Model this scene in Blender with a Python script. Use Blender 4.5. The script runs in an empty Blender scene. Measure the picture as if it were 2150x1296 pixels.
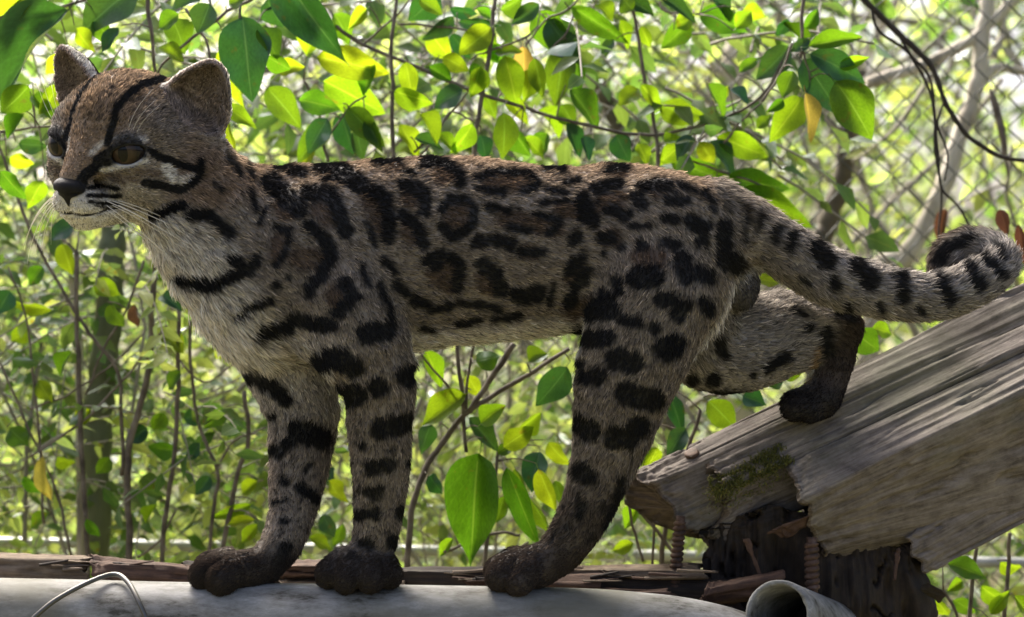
import bpy, bmesh, math, random
import numpy as np
from mathutils import Vector, Matrix

# ------------------------------------------------------------------ camera, sky, sun, exposure
S = 0.0004                      # metres per reference unit at the cat's distance
CX, CY, DPX = 1075.0, 648.0, 3250.0
CAMZ = 1.30
scene = bpy.context.scene
COL = scene.collection
cam_data = bpy.data.cameras.new('camera')
cam = bpy.data.objects.new('camera', cam_data)
COL.objects.link(cam)
cam.location = (0.0, -DPX * S, CAMZ)
cam.rotation_euler = (math.radians(90), 0, 0)
cam_data.sensor_width = 36.0
cam_data.lens = 36.0 * DPX / 2150.0
cam_data.clip_start = 0.02
cam_data.clip_end = 400.0
cam_data.dof.use_dof = True
cam_data.dof.focus_distance = DPX * S - 0.055
cam_data.dof.aperture_fstop = 6.0
scene.camera = cam

SUN_EL, SUN_AZ = math.radians(50), math.radians(-28)      # azimuth from +Y (behind the cat) towards +X
world = bpy.data.worlds.new('World'); scene.world = world; world.use_nodes = True
wn = world.node_tree; wn.nodes.clear()
w_out = wn.nodes.new('ShaderNodeOutputWorld'); w_bg = wn.nodes.new('ShaderNodeBackground')
w_sky = wn.nodes.new('ShaderNodeTexSky'); w_sky.sky_type = 'NISHITA'; w_sky.sun_disc = False
w_sky.sun_elevation = SUN_EL; w_sky.sun_rotation = SUN_AZ
w_sky.air_density = 0.6; w_sky.dust_density = 8.0; w_sky.ozone_density = 0.3
w_bg.inputs['Strength'].default_value = 0.15
wn.links.new(w_sky.outputs[0], w_bg.inputs[0]); wn.links.new(w_bg.outputs[0], w_out.inputs[0])
sun_data = bpy.data.lights.new('sun', 'SUN'); sun = bpy.data.objects.new('sun', sun_data); COL.objects.link(sun)
sun_data.energy = 4.8; sun_data.angle = math.radians(24); sun_data.color = (1.0, 0.95, 0.86)
sdir = Vector((math.sin(SUN_AZ) * math.cos(SUN_EL), math.cos(SUN_AZ) * math.cos(SUN_EL), math.sin(SUN_EL)))
sun.rotation_euler = sdir.to_track_quat('Z', 'Y').to_euler()
sun.location = (0, 0, 8)
scene.view_settings.view_transform = 'Standard'
scene.view_settings.look = 'None'
scene.view_settings.exposure = 1.35
scene.view_settings.gamma = 1.0
scene.view_settings.use_curve_mapping = False
scene.render.engine = 'CYCLES'
scene.cycles.use_denoising = True
scene.cycles.max_bounces = 8
scene.cycles.diffuse_bounces = 3
scene.cycles.glossy_bounces = 2
scene.cycles.transmission_bounces = 4
scene.cycles.transparent_max_bounces = 8
scene.cycles.sample_clamp_indirect = 6.0

# ------------------------------------------------------------------ helpers
rng = np.random.default_rng(7)
random.seed(11)

def W(px, py, d=0.0):
    """a point of the place, in reference units, from its direction seen from the standpoint and its depth d"""
    k = (DPX + d) / DPX
    return np.array([(px - CX) * k, d, (CY - py) * k], dtype=np.float64)

def world(p):
    p = np.asarray(p, dtype=np.float64)
    return p * S + np.array([0, 0, CAMZ])

def P(px, py, d=0.0):
    return world(W(px, py, d))

def kd(d):
    return (DPX + d) / DPX

def tag(o, label=None, cat=None, group=None, kind=None):
    if label: o['label'] = label
    if cat: o['category'] = cat
    if group: o['group'] = group
    if kind: o['kind'] = kind
    return o

def link(o, parent=None):
    COL.objects.link(o)
    if parent is not None: o.parent = parent
    return o

def empty(name, loc=(0, 0, 0)):
    o = bpy.data.objects.new(name, None); o.location = loc; o.empty_display_size = 0.05
    COL.objects.link(o)
    return o

def mesh_from(name, verts, faces, mat=None, smooth=True):
    me = bpy.data.meshes.new(name)
    verts = np.asarray(verts, dtype=np.float32)
    if isinstance(faces, np.ndarray) and faces.ndim == 2:
        nf, n = faces.shape
        me.vertices.add(len(verts)); me.vertices.foreach_set('co', verts.ravel())
        me.loops.add(nf * n); me.loops.foreach_set('vertex_index', faces.ravel().astype(np.int32))
        me.polygons.add(nf)
        me.polygons.foreach_set('loop_start', np.arange(0, nf * n, n, dtype=np.int32))
        me.polygons.foreach_set('loop_total', np.full(nf, n, dtype=np.int32))
        me.update(calc_edges=True)
    else:
        me.from_pydata([tuple(v) for v in verts], [], [tuple(f) for f in faces]); me.update()
    me.validate()
    if smooth: me.polygons.foreach_set('use_smooth', np.ones(len(me.polygons), dtype=bool))
    if mat is not None: me.materials.append(mat)
    return me

def obj(name, me, parent=None, loc=None):
    o = bpy.data.objects.new(name, me)
    if loc is not None:                       # put the origin at loc: vertices are given in world space
        me.transform(Matrix.Translation(-Vector(loc))); o.location = loc
    link(o)
    if parent is not None:
        o.parent = parent
        o.matrix_parent_inverse = Matrix.Translation(-Vector(parent.location)) if parent.type == 'EMPTY' else Matrix.Translation(-Vector(parent.location))
    return o

# ---- value noise
def _hash(ix, iy, iz):
    h = (ix.astype(np.int64) * 374761393 + iy.astype(np.int64) * 668265263 + iz.astype(np.int64) * 2147483647) & 0xffffffff
    h = ((h ^ (h >> 13)) * 1274126177) & 0xffffffff
    return ((h ^ (h >> 16)) & 0xffff) / 65535.0

def vnoise(p):
    p = np.asarray(p, dtype=np.float64)
    i = np.floor(p); f = p - i; f = f * f * (3 - 2 * f)
    ix, iy, iz = i[..., 0], i[..., 1], i[..., 2]
    fx, fy, fz = f[..., 0], f[..., 1], f[..., 2]
    r = 0
    for dx in (0, 1):
        for dy in (0, 1):
            for dz in (0, 1):
                w = (fx if dx else 1 - fx) * (fy if dy else 1 - fy) * (fz if dz else 1 - fz)
                r = r + w * _hash(ix + dx, iy + dy, iz + dz)
    return r * 2 - 1

def fbm(p, o=3):
    r = 0; a = 1; s = 0; q = np.asarray(p, dtype=np.float64)
    for i in range(o):
        r = r + a * vnoise(q + 17.3 * i); s += a; a *= 0.5; q = q * 2.03
    return r / s

def smooth01(a, b, x):
    t = np.clip((x - a) / (b - a), 0, 1)
    return t * t * (3 - 2 * t)

def spline(pts, n):
    """Catmull-Rom through rows of pts (any number of columns), n samples"""
    pts = np.asarray(pts, dtype=np.float64)
    if len(pts) == 2:
        t = np.linspace(0, 1, n)[:, None]; return pts[0] * (1 - t) + pts[1] * t
    p = np.vstack([2 * pts[0] - pts[1], pts, 2 * pts[-1] - pts[-2]])
    m = len(pts) - 1
    t = np.linspace(0, m, n); i = np.minimum(t.astype(int), m - 1); f = (t - i)[:, None]
    p0, p1, p2, p3 = p[i], p[i + 1], p[i + 2], p[i + 3]
    return 0.5 * (2 * p1 + (p2 - p0) * f + (2 * p0 - 5 * p1 + 4 * p2 - p3) * f ** 2 + (3 * p1 - p0 - 3 * p2 + p3) * f ** 3)

def tube_arrays(pts, radii, sides=8, caps=True, wob=0.0):
    """vertices and quads of a tube along pts (world), with radii"""
    pts = np.asarray(pts, dtype=np.float64); n = len(pts)
    radii = np.broadcast_to(np.asarray(radii, dtype=np.float64), (n,))
    t = np.gradient(pts, axis=0); t /= np.linalg.norm(t, axis=1)[:, None] + 1e-12
    up = np.array([0, 0, 1.0]) if abs(t[0][2]) < 0.9 else np.array([1.0, 0, 0])
    u = np.cross(t[0], up); u /= np.linalg.norm(u)
    vs = []
    a = np.linspace(0, 2 * np.pi, sides, endpoint=False)
    for i in range(n):
        u = u - t[i] * np.dot(u, t[i]); u /= np.linalg.norm(u) + 1e-12
        v = np.cross(t[i], u)
        rr = radii[i] * (1 + (wob * (rng.random(sides) - 0.5) if wob else 0))
        vs.append(pts[i] + np.cos(a)[:, None] * u * np.reshape(rr, (-1, 1)) + np.sin(a)[:, None] * v * np.reshape(rr, (-1, 1)))
    vs = np.vstack(vs)
    fs = []
    for i in range(n - 1):
        for j in range(sides):
            k = (j + 1) % sides
            fs.append((i * sides + j, i * sides + k, (i + 1) * sides + k, (i + 1) * sides + j))
    if caps:
        fs.append(tuple(range(sides - 1, -1, -1))); fs.append(tuple(range((n - 1) * sides, n * sides)))
    return vs, fs

def join_arrays(parts):
    vs, fs, o = [], [], 0
    for v, f in parts:
        vs.append(np.asarray(v)); fs += [tuple(i + o for i in q) for q in f]; o += len(v)
    return np.vstack(vs), fs

# ---- node material helpers
def new_mat(name):
    m = bpy.data.materials.new(name); m.use_nodes = True
    nt = m.node_tree; nt.nodes.clear()
    out = nt.nodes.new('ShaderNodeOutputMaterial')
    return m, nt, out

def nd(nt, t, **kw):
    n = nt.nodes.new(t)
    for k, v in kw.items():
        if k.startswith('_'): setattr(n, k[1:], v)
        else: n.inputs[k.replace('__', ' ')].default_value = v
    return n

def ramp(nt, stops, fac=None):
    r = nt.nodes.new('ShaderNodeValToRGB'); e = r.color_ramp.elements
    while len(e) < len(stops): e.new(0.5)
    for el, (p, c) in zip(e, stops):
        el.position = p; el.color = (*c, 1) if len(c) == 3 else c
    if fac is not None: nt.links.new(fac, r.inputs[0])
    return r
N_HAIR = 300000
# ------------------------------------------------------------------ the setting: ground
m_ground, nt, out = new_mat('forest_floor')
tc = nd(nt, 'ShaderNodeTexCoord'); n1 = nd(nt, 'ShaderNodeTexNoise', Scale=3.0, Detail=8.0); nt.links.new(tc.outputs['Object'], n1.inputs['Vector'])
r = ramp(nt, [(0.3, (0.05, 0.035, 0.02)), (0.5, (0.10, 0.085, 0.03)), (0.7, (0.06, 0.10, 0.02))], n1.outputs[0])
bs = nd(nt, 'ShaderNodeBsdfPrincipled', Roughness=0.9); nt.links.new(r.outputs[0], bs.inputs['Base Color']); nt.links.new(bs.outputs[0], out.inputs[0])
gn = 60
gu = np.concatenate([np.linspace(-60, -6, 12), np.linspace(-5, 5, 21), np.linspace(6, 60, 12)])
gvx = np.concatenate([np.linspace(-40, -4, 8), np.linspace(-3, 12, 31), np.linspace(14, 90, 14)])
XX, YY = np.meshgrid(gu, gvx, indexing='ij'); ZZ = 0.10 * fbm(np.stack([XX / 2, YY / 2, XX * 0], -1), 3)
idm = np.arange(XX.size).reshape(XX.shape)
q = np.stack([idm[:-1, :-1], idm[1:, :-1], idm[1:, 1:], idm[:-1, 1:]], -1).reshape(-1, 4)
tag(obj('ground', mesh_from('ground', np.stack([XX, YY, ZZ], -1).reshape(-1, 3), q, m_ground)), kind='structure')
# ------------------------------------------------------------------ chain link fence, its rails and posts
m_galv, nt, out = new_mat('galvanised_wire')
bs = nd(nt, 'ShaderNodeBsdfPrincipled', Roughness=0.55, Metallic=0.2); tc = nd(nt, 'ShaderNodeTexCoord'); n1 = nd(nt, 'ShaderNodeTexNoise', Scale=40.0, Detail=4.0)
nt.links.new(tc.outputs['Object'], n1.inputs['Vector'])
r = ramp(nt, [(0.35, (0.05, 0.05, 0.042)), (0.7, (0.13, 0.13, 0.11))], n1.outputs[0]); nt.links.new(r.outputs[0], bs.inputs['Base Color']); nt.links.new(bs.outputs[0], out.inputs[0])
m_rail, nt, out = new_mat('galvanised_rail')
bs = nd(nt, 'ShaderNodeBsdfPrincipled', Roughness=0.45, Metallic=0.3); tc = nd(nt, 'ShaderNodeTexCoord'); n1 = nd(nt, 'ShaderNodeTexNoise', Scale=25.0, Detail=5.0)
nt.links.new(tc.outputs['Object'], n1.inputs['Vector'])
r = ramp(nt, [(0.35, (0.30, 0.31, 0.31)), (0.7, (0.50, 0.51, 0.50))], n1.outputs[0]); nt.links.new(r.outputs[0], bs.inputs['Base Color']); nt.links.new(bs.outputs[0], out.inputs[0])

FENCE_L, FENCE_R = 1900.0, 1420.0        # depth of the fence at the left and right border of the view
def fence_point(u, z):
    """u, z in reference units; u runs along the fence"""
    x = -1800 + u; d = FENCE_L + (FENCE_R - FENCE_L) * u / 3600.0
    return np.array([x, d, z])
fence = empty('chain_link_fence', world(fence_point(1800, CY - 1900)))
tag(fence, 'dark diamond mesh wire fence stretched behind the cat across the whole view', 'fence')
cw, ch = 49.0, 47.0
n_col = int(6000 / cw); zs = np.arange(-1050, 1400, ch)
for i in range(n_col):
    pts = []
    for j, z in enumerate(zs):
        u = -1200 + (i + ((j + i) % 2)) * cw
        p = fence_point(u, z + rng.normal(0, 1.5)); sag = 10 * fbm(np.array([u / 500.0, z / 400.0, 0.3]), 2)
        # the wire bows over its neighbour at each corner
        p = p + np.array([4 * fbm(np.array([u / 130.0, z / 150.0, 7.0]), 1), (5 if (j + i) % 2 else -5) + sag * 2, sag])
        pts.append(p)
    pts = np.array(pts)
    # round the bends a little
    fine = []
    for a, b in zip(pts[:-1], pts[1:]):
        fine += [a * 0.94 + b * 0.06, a * 0.5 + b * 0.5, a * 0.06 + b * 0.94]
    v, f = tube_arrays(world(np.array(fine)), 2.6 * S, 5)
    obj('wire', mesh_from('wire', v, f, m_galv), fence)
def rail(name, a, b, r, parent, mat):
    pts = np.array([a * (1 - t) + b * t for t in np.linspace(0, 1, 12)])
    v, f = tube_arrays(world(pts), r * S, 14); return obj(name, mesh_from(name, v, f, mat), parent)
zr = W(1400, 1183, 1450)[2]
rail('bottom_rail', fence_point(-1250, zr) + [0, -12, 0], fence_point(4850, zr + 3) + [0, -12, 0], 17, fence, m_rail)
rail('top_rail', fence_point(-1250, 1420) + [0, -12, 0], fence_point(4850, 1420) + [0, -12, 0], 20, fence, m_rail)
for u in (-1190, 4800): rail('post', fence_point(u, -3300) + [0, 16, 0], fence_point(u, 1440) + [0, 16, 0], 34, fence, m_rail)
# ------------------------------------------------------------------ foliage
def leaf_material(name, base, trans, gloss=0.10, rough=0.36, hue=0.5, tmix=0.55):
    m, nt, out = new_mat(name)
    oi = nd(nt, 'ShaderNodeObjectInfo'); geo = nd(nt, 'ShaderNodeNewGeometry')
    tc = nd(nt, 'ShaderNodeTexCoord')
    rp = nd(nt, 'ShaderNodeMath', _operation='ADD'); nt.links.new(oi.outputs['Random'], rp.inputs[0]); nt.links.new(geo.outputs['Random Per Island'], rp.inputs[1])
    fr = nd(nt, 'ShaderNodeMath', _operation='FRACT'); nt.links.new(rp.outputs[0], fr.inputs[0])
    sp = nd(nt, 'ShaderNodeTexNoise', Scale=24.0, Detail=4.0, Roughness=0.6); nt.links.new(tc.outputs['Object'], sp.inputs['Vector'])
    # veins: stored per corner as the leaf's own coordinates (along, across)
    uv = nd(nt, 'ShaderNodeUVMap', _uv_map='leaf'); su = nd(nt, 'ShaderNodeSeparateXYZ'); nt.links.new(uv.outputs[0], su.inputs[0])
    def mt(op, a, b=None):
        n = nd(nt, 'ShaderNodeMath', _operation=op)
        for i, v in enumerate((a, b)):
            if v is None: continue
            if isinstance(v, (int, float)): n.inputs[i].default_value = v
            else: nt.links.new(v, n.inputs[i])
        return n.outputs[0]
    ac = mt('ABSOLUTE', mt('SUBTRACT', su.outputs[1], 0.5))
    mid = ramp(nt, [(0.0, (1, 1, 1)), (0.010, (1, 1, 1)), (0.024, (0, 0, 0))], ac)
    side = mt('FRACT', mt('MULTIPLY', mt('SUBTRACT', su.outputs[0], mt('MULTIPLY', ac, 0.75)), 7.0))
    sv = ramp(nt, [(0.0, (1, 1, 1)), (0.07, (0.1, 0.1, 0.1)), (0.12, (0, 0, 0))], side)
    vein = mt('ADD', mid.outputs[0], mt('MULTIPLY', sv.outputs[0], 0.35))
    def varied(col):
        hs = nd(nt, 'ShaderNodeHueSaturation'); hs.inputs['Color'].default_value = (*col, 1)
        h = nd(nt, 'ShaderNodeMapRange'); nt.links.new(fr.outputs[0], h.inputs[0]); h.inputs[3].default_value = hue - 0.025; h.inputs[4].default_value = hue + 0.02
        v = nd(nt, 'ShaderNodeMapRange'); nt.links.new(sp.outputs[0], v.inputs[0]); v.inputs[1].default_value = 0.3; v.inputs[2].default_value = 0.7; v.inputs[3].default_value = 0.78; v.inputs[4].default_value = 1.2
        nt.links.new(h.outputs[0], hs.inputs['Hue']); nt.links.new(v.outputs[0], hs.inputs['Value'])
        mx = nd(nt, 'ShaderNodeMix', _data_type='RGBA'); nt.links.new(vein, mx.inputs[0]); nt.links.new(hs.outputs[0], mx.inputs[6])
        mx.inputs[7].default_value = (min(1, col[0] * 1.5 + 0.03), min(1, col[1] * 1.35 + 0.03), col[2] * 1.3 + 0.02, 1)
        m3 = nd(nt, 'ShaderNodeMix', _data_type='RGBA'); nt.links.new(BL[0], m3.inputs[0]); nt.links.new(mx.outputs[2], m3.inputs[6]); m3.inputs[7].default_value = (col[0] * 0.9 + 0.05, col[1] * 0.55 + 0.03, 0.015, 1)
        return m3.outputs[2]
    bl = nd(nt, 'ShaderNodeTexNoise', Scale=90.0, Detail=2.0); nt.links.new(geo.outputs['Position'], bl.inputs['Vector'])
    blm = ramp(nt, [(0.66, (0, 0, 0)), (0.74, (0.8, 0.8, 0.8))], bl.outputs[0]); BL = [blm.outputs[0]]
    df = nd(nt, 'ShaderNodeBsdfDiffuse'); tr = nd(nt, 'ShaderNodeBsdfTranslucent'); gl = nd(nt, 'ShaderNodeBsdfGlossy', Roughness=rough)
    nt.links.new(varied(base), df.inputs[0]); nt.links.new(varied(trans), tr.inputs[0]); gl.inputs[0].default_value = (0.75, 0.8, 0.85, 1)
    bmp = nd(nt, 'ShaderNodeBump', Strength=0.35, Distance=0.0008); nt.links.new(vein, bmp.inputs['Height']); bmp.invert = True
    nt.links.new(bmp.outputs[0], df.inputs['Normal']); nt.links.new(bmp.outputs[0], gl.inputs['Normal'])
    m1 = nd(nt, 'ShaderNodeMixShader', Fac=tmix); nt.links.new(df.outputs[0], m1.inputs[1]); nt.links.new(tr.outputs[0], m1.inputs[2])
    lw = nd(nt, 'ShaderNodeFresnel', IOR=1.42); gm = mt('MULTIPLY', lw.outputs[0], gloss * 10)
    m2 = nd(nt, 'ShaderNodeMixShader'); nt.links.new(gm, m2.inputs[0]); nt.links.new(m1.outputs[0], m2.inputs[1]); nt.links.new(gl.outputs[0], m2.inputs[2])
    nt.links.new(m2.outputs[0], out.inputs[0])
    return m
LEAF_MAT = {  # shade is painted into the bluish b leaves, backlit glow into y
 'b': leaf_material('leaf_deep_green', (0.028, 0.070, 0.040), (0.05, 0.16, 0.012), 0.085, 0.32, tmix=0.26),
 'g': leaf_material('leaf_green', (0.040, 0.090, 0.014), (0.13, 0.27, 0.006), 0.04, 0.40, tmix=0.5),
 'y': leaf_material('leaf_yellow_green', (0.070, 0.120, 0.012), (0.27, 0.42, 0.008), 0.03, 0.42, tmix=0.6),
 'd': leaf_material('leaf_yellowed', (0.30, 0.24, 0.05), (0.62, 0.48, 0.07), 0.06, 0.5, tmix=0.5),
 'k': leaf_material('leaf_dead_brown', (0.10, 0.05, 0.028), (0.16, 0.07, 0.03), 0.03, 0.6, tmix=0.25)}

def leaf_outline(t, kind):
    """half width (0..1) of a leaf at t along its length"""
    if kind == 0: return np.sin(np.pi * np.clip(t, 0, 1) ** 0.80) ** 0.80 * (1 - 0.25 * t)            # ovate with pointed tip
    if kind == 1: return np.sin(np.pi * np.clip(t, 0, 1) ** 0.80) ** 0.86 * (1 - 0.2 * t)                             # oval
    if kind == 2: return np.where(t < 0.78, np.sin(np.pi * np.clip(t / 0.9, 0, 1) ** 0.72) ** 0.75, np.sin(np.pi * (0.78 / 0.9) ** 0.72) ** 0.75 * ((1 - t) / 0.22) ** 1.4 )   # drip tip
    return np.sin(np.pi * np.clip(t, 0, 1) ** 0.8) ** 1.0                                             # lance
def leaf_arrays(kind, nl=14, nw=3, cup=0.12, bend=0.15, wave=0.03, seed=0, stalk=0.14, holes=0):
    """unit leaf: base at origin, runs along +X (length 1), half width 0.5 in Y, normal +Z"""
    r = np.random.default_rng(seed)
    t = np.linspace(0, 1, nl + 1); w = np.maximum(leaf_outline(t, kind), 0.0) * 0.5
    ph = r.uniform(0, 6, 4); sway = 0.03 * np.sin(3 * t + ph[2])
    V, UV = [], []
    for i in range(nl + 1):
        for j in range(-nw, nw + 1):
            a = j / nw
            yy = a * w[i] * (1 + 0.05 * np.sin(9 * t[i] + ph[0] + a)) + sway[i]
            z = cup * (abs(a) * w[i]) ** 1.1 * 1.6 - bend * t[i] ** 2 + wave * abs(a) * np.sin(11 * t[i] + ph[1] + (2 if a > 0 else 0))
            V.append((t[i], yy, z)); UV.append((t[i], 0.5 + 0.5 * a))
    m = 2 * nw + 1; F = []
    for i in range(nl):
        for j in range(m - 1):
            F.append((i * m + j, (i + 1) * m + j, (i + 1) * m + j + 1, i * m + j + 1))
    V = np.array(V); UV = np.array(UV)
    if stalk:
        sv, sf = tube_arrays(np.array([[-stalk, 0, 0.01], [-stalk * 0.5, 0, 0.0], [0.04, 0, -0.004]]), [0.010, 0.011, 0.008], 4)
        o = len(V); V = np.vstack([V, sv]); UV = np.vstack([UV, np.full((len(sv), 2), 0.5)]); F += [tuple(i + o for i in q) for q in sf]
    return V, F, UV
def leaf_mesh(name, mat, **kw):
    V, F, UV = leaf_arrays(**kw)
    me = mesh_from(name, V, F, mat)
    uvl = me.uv_layers.new(name='leaf'); li = np.empty(len(me.loops), dtype=np.int32); me.loops.foreach_get('vertex_index', li)
    uvl.data.foreach_set('uv', UV[li].astype(np.float32).ravel())
    return me
LEAVES = {c: [leaf_mesh('leaf', LEAF_MAT[c], kind=k % 4 if k < 4 else k % 3, seed=k, cup=cu, bend=be, wave=wa) for k, (cu, be, wa) in
          enumerate([(0.35, 0.16, 0.035), (0.2, 0.24, 0.045), (0.45, 0.28, 0.04), (0.3, 0.12, 0.05), (0.7, 0.2, 0.03), (-0.2, 0.32, 0.06)])] for c in LEAF_MAT}
m_stem, nt, out = new_mat('twig_bark')
tc = nd(nt, 'ShaderNodeTexCoord'); n1 = nd(nt, 'ShaderNodeTexNoise', Scale=60.0, Detail=5.0); nt.links.new(tc.outputs['Object'], n1.inputs['Vector'])
r = ramp(nt, [(0.3, (0.055, 0.043, 0.032)), (0.52, (0.14, 0.112, 0.085)), (0.75, (0.24, 0.21, 0.165))], n1.outputs[0])
bs = nd(nt, 'ShaderNodeBsdfPrincipled', Roughness=0.8); nt.links.new(r.outputs[0], bs.inputs['Base Color']); nt.links.new(bs.outputs[0], out.inputs[0])

def place_leaf(parent, base, tip, width, tone, d, kind=0, face=0.25, roll=0.0):
    """a leaf from base to tip (seen positions), turned partly to the viewer; face tilts it, dd lets the tip come nearer"""
    if tone == 'y' and random.random() < 0.28: tone = 'g'
    elif tone == 'g' and random.random() < 0.2: tone = 'b'
    b = P(*base, d); dd = random.uniform(-30, 30); t = P(*tip, d + dd)
    x = Vector(t - b); L = x.length; x.normalize()
    view = Vector((0, -1, 0)); n = (view - x * view.dot(x)).normalized()
    up = x.cross(n)
    n = (Matrix.Rotation(face, 3, x) @ n)
    if roll: n = -n
    y = n.cross(x)
    wid = width * S * kd(d) / max(0.35, math.cos(face)) / 0.92
    M = Matrix((x * L, y * wid, n * L * 0.8)).transposed().to_4x4(); M.translation = Vector(b)
    o = bpy.data.objects.new('leaf', LEAVES[tone][kind % 6]); link(o)
    o.parent = parent; o.matrix_parent_inverse = Matrix.Translation(-Vector(parent.location)); o.matrix_world = M
    o.matrix_basis = M
    return o

def shrub(name, label, cat_, stems, leaves, d0, extra=0, group=None, anchor=None):
    """stems: list of ([(px,py,dd)...], r0, r1); leaves: (bx,by,tx,ty,w,tone[,kind[,face]])"""
    root = empty(name, P(*anchor, d0) if anchor else P(stems[0][0][-1][0], stems[0][0][-1][1], d0))
    tag(root, label, cat_, group)
    SP = []
    for pts, r0, r1 in stems:
        q = np.array([W(x[0], x[1], d0 + (x[2] if len(x) > 2 else 0)) for x in pts]); q = spline(q, max(6, len(pts) * 5))
        q = q + np.stack([fbm(q / 40.0 + 3, 2), fbm(q / 40.0 + 9, 2), fbm(q / 40.0 + 19, 2)], 1) * 5
        SP.append(q)
        v, f = tube_arrays(world(q), np.linspace(r0, r1, len(q)) * S * kd(d0), 7, wob=0.12)
        obj('stem', mesh_from('stem', v, f, m_stem), root)
    allp = np.vstack(SP) if SP else None
    tw = []
    for lf in leaves:
        bx, by, tx, ty, w, tone = lf[:6]; kind = lf[6] if len(lf) > 6 else random.randrange(6); face = lf[7] if len(lf) > 7 else random.uniform(-0.7, 0.7)
        dl = d0 + random.uniform(-70, 70)
        place_leaf(root, (bx, by), (tx, ty), w, tone, dl, kind, face)
        if allp is not None:
            b = W(bx, by, dl); e = W(tx, ty, dl); back = b - (e - b) * 0.13
            j = ((allp - back) ** 2).sum(1).argmin(); a = allp[j]; L = np.linalg.norm(a - back)
            if L < 130:
                mid = (a + back) / 2 + np.array([0, 0, 0.10 * L]) ; q = spline(np.array([a, mid, back]), 6)
                tw.append(tube_arrays(world(q), np.linspace(1.7, 1.1, 6) * S * kd(d0), 5))
    if tw:
        v, f = join_arrays(tw); o = obj('twigs', mesh_from('twigs', v, f, m_stem), root); o['kind'] = 'stuff'
    return root

shrub('overhanging_branch', 'branch with broad dark and bright leaves hanging above the cat\'s head', 'branch',
 [([(318,-60),(312,0),(318,80),(327,150)],5.5,3.5), ([(560,-40),(540,-8),(470,30),(400,85),(345,128),(330,160)],4.5,2.5), ([(390,20),(435,90),(442,150)],3.5,2.5), ([(420,-40),(445,20),(430,60)],3,2), ([(-60,60),(60,20),(140,12),(240,-30)],4,3), ([(505,-30),(503,60),(500,130)],3,2), ([(-40,90),(50,-10),(110,-60)],3,2), ([(700,-60),(640,-20),(560,20)],4,3), ([(0,275),(60,270),(120,262)],3,2)],
 [(78,-35,-15,95,66,'y',0,.2),(142,22,-50,220,100,'b',2,.35),(292,-40,160,62,100,'g',1,.2),(205,38,226,96,44,'y',0),(118,18,52,38,40,'y',1),(424,-2,348,28,36,'b',3),(440,8,412,70,62,'g',0),
  (506,35,522,208,114,'b',1,.12),(600,-50,715,138,88,'g',2,.25),(560,185,632,268,62,'g',0),(610,30,670,5,60,'g',1),(475,95,505,235,46,'y',0),(470,225,535,262,36,'y',1),(475,250,490,330,30,'y',3),(560,120,610,150,40,'y'),(575,145,640,140,36,'y'),
  (360,40,390,110,60,'g',0),(330,100,385,125,36,'y',3),(375,30,330,60,40,'g',3),(250,60,210,110,30,'b',3),(160,60,190,110,36,'y'),(140,110,100,160,40,'y'),(60,180,0,240,60,'g'),(120,180,85,240,36,'y'),(70,200,120,260,30,'y'),(50,240,10,290,36,'g'),
  (20,330,70,350,34,'y'),(0,360,50,420,40,'g'),(90,380,60,440,36,'y'),(40,300,100,310,30,'b'),(545,60,585,120,50,'g',0),(560,0,600,60,50,'b'),(480,10,530,-20,40,'g')], 520, anchor=(318,-60))
shrub('leafy_shrub', 'dense bright green leafy shrub rising behind the middle of the cat\'s back', 'shrub',
 [([(700,52),(760,92),(880,145),(1010,196),(1100,226)],4.2,4.0),([(1045,-60),(1040,0),(1035,60),(1015,190),(1000,280),(992,420),(1000,700)],4,6),([(838,-50),(830,30),(822,120),(825,330),(830,600)],3.6,5),([(870,320),(930,260),(985,190)],2.6,2.2),([(880,330),(915,290),(950,235),(1010,265)],2.5,2),([(1015,110),(1090,85),(1130,55)],2.5,2),([(760,95),(830,35),(860,0)],2.6,2),([(640,170),(670,230),(680,300),(690,340)],3,3),([(680,300),(720,240),(770,200)],2.4,2),([(840,50),(960,60),(1040,75)],2.5,2)],
 [(665,122,820,152,70,'y',1,.1),(678,172,810,240,80,'y',1,.15),(730,228,806,308,54,'y',0,.1),(628,212,712,226,54,'y',1),(686,248,644,320,50,'b',1),(716,238,738,328,44,'b',0),(692,255,620,335,54,'y',1),
  (850,130,866,210,42,'y',1,.1),(828,192,908,222,44,'y',0),(972,188,905,224,50,'b',1),(952,33,888,88,32,'b',0),(945,18,1004,32,24,'b',3),(962,46,1050,56,26,'b',3),(900,70,945,125,52,'y',1),(948,72,986,124,32,'b',0),(1032,58,960,112,58,'y',1),
  (915,-15,862,52,56,'b',1),(1098,98,1099,182,42,'d',0,.1),(1058,118,1086,224,60,'y',1,.1),(1132,8,1072,52,38,'g',0),(1038,112,1096,106,28,'g',3),(1122,122,1138,208,38,'g',0),(1056,238,1062,335,54,'g',1),(992,260,948,325,42,'y',0),(1010,285,1020,335,40,'b',0),(992,132,1010,178,30,'g',1),
  (1000,60,1040,130,56,'y',1),(1010,140,990,210,40,'y'),(640,60,720,100,44,'y',0),(700,30,740,90,50,'g',1),(660,40,640,120,50,'y'),(900,140,950,170,34,'y'),(930,120,985,150,40,'y'),(880,240,920,300,36,'y'),(870,290,935,310,24,'g'),(840,260,880,330,36,'y'),(770,250,800,320,34,'g'),(780,130,760,200,40,'y'),
  (660,310,625,350,36,'y'),(745,270,765,340,36,'b'),(1060,200,1110,260,36,'y'),(1020,200,1040,250,30,'g'),(1075,270,1110,330,44,'g'),(1100,290,1150,330,34,'y'),(1000,20,1040,40,30,'g'),(1050,20,1100,0,36,'y'),(880,0,930,30,36,'g'),(770,20,730,60,30,'y'),(920,280,960,320,28,'y'),(1030,90,1060,140,36,'g')], 640, anchor=(992,1000))
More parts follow.
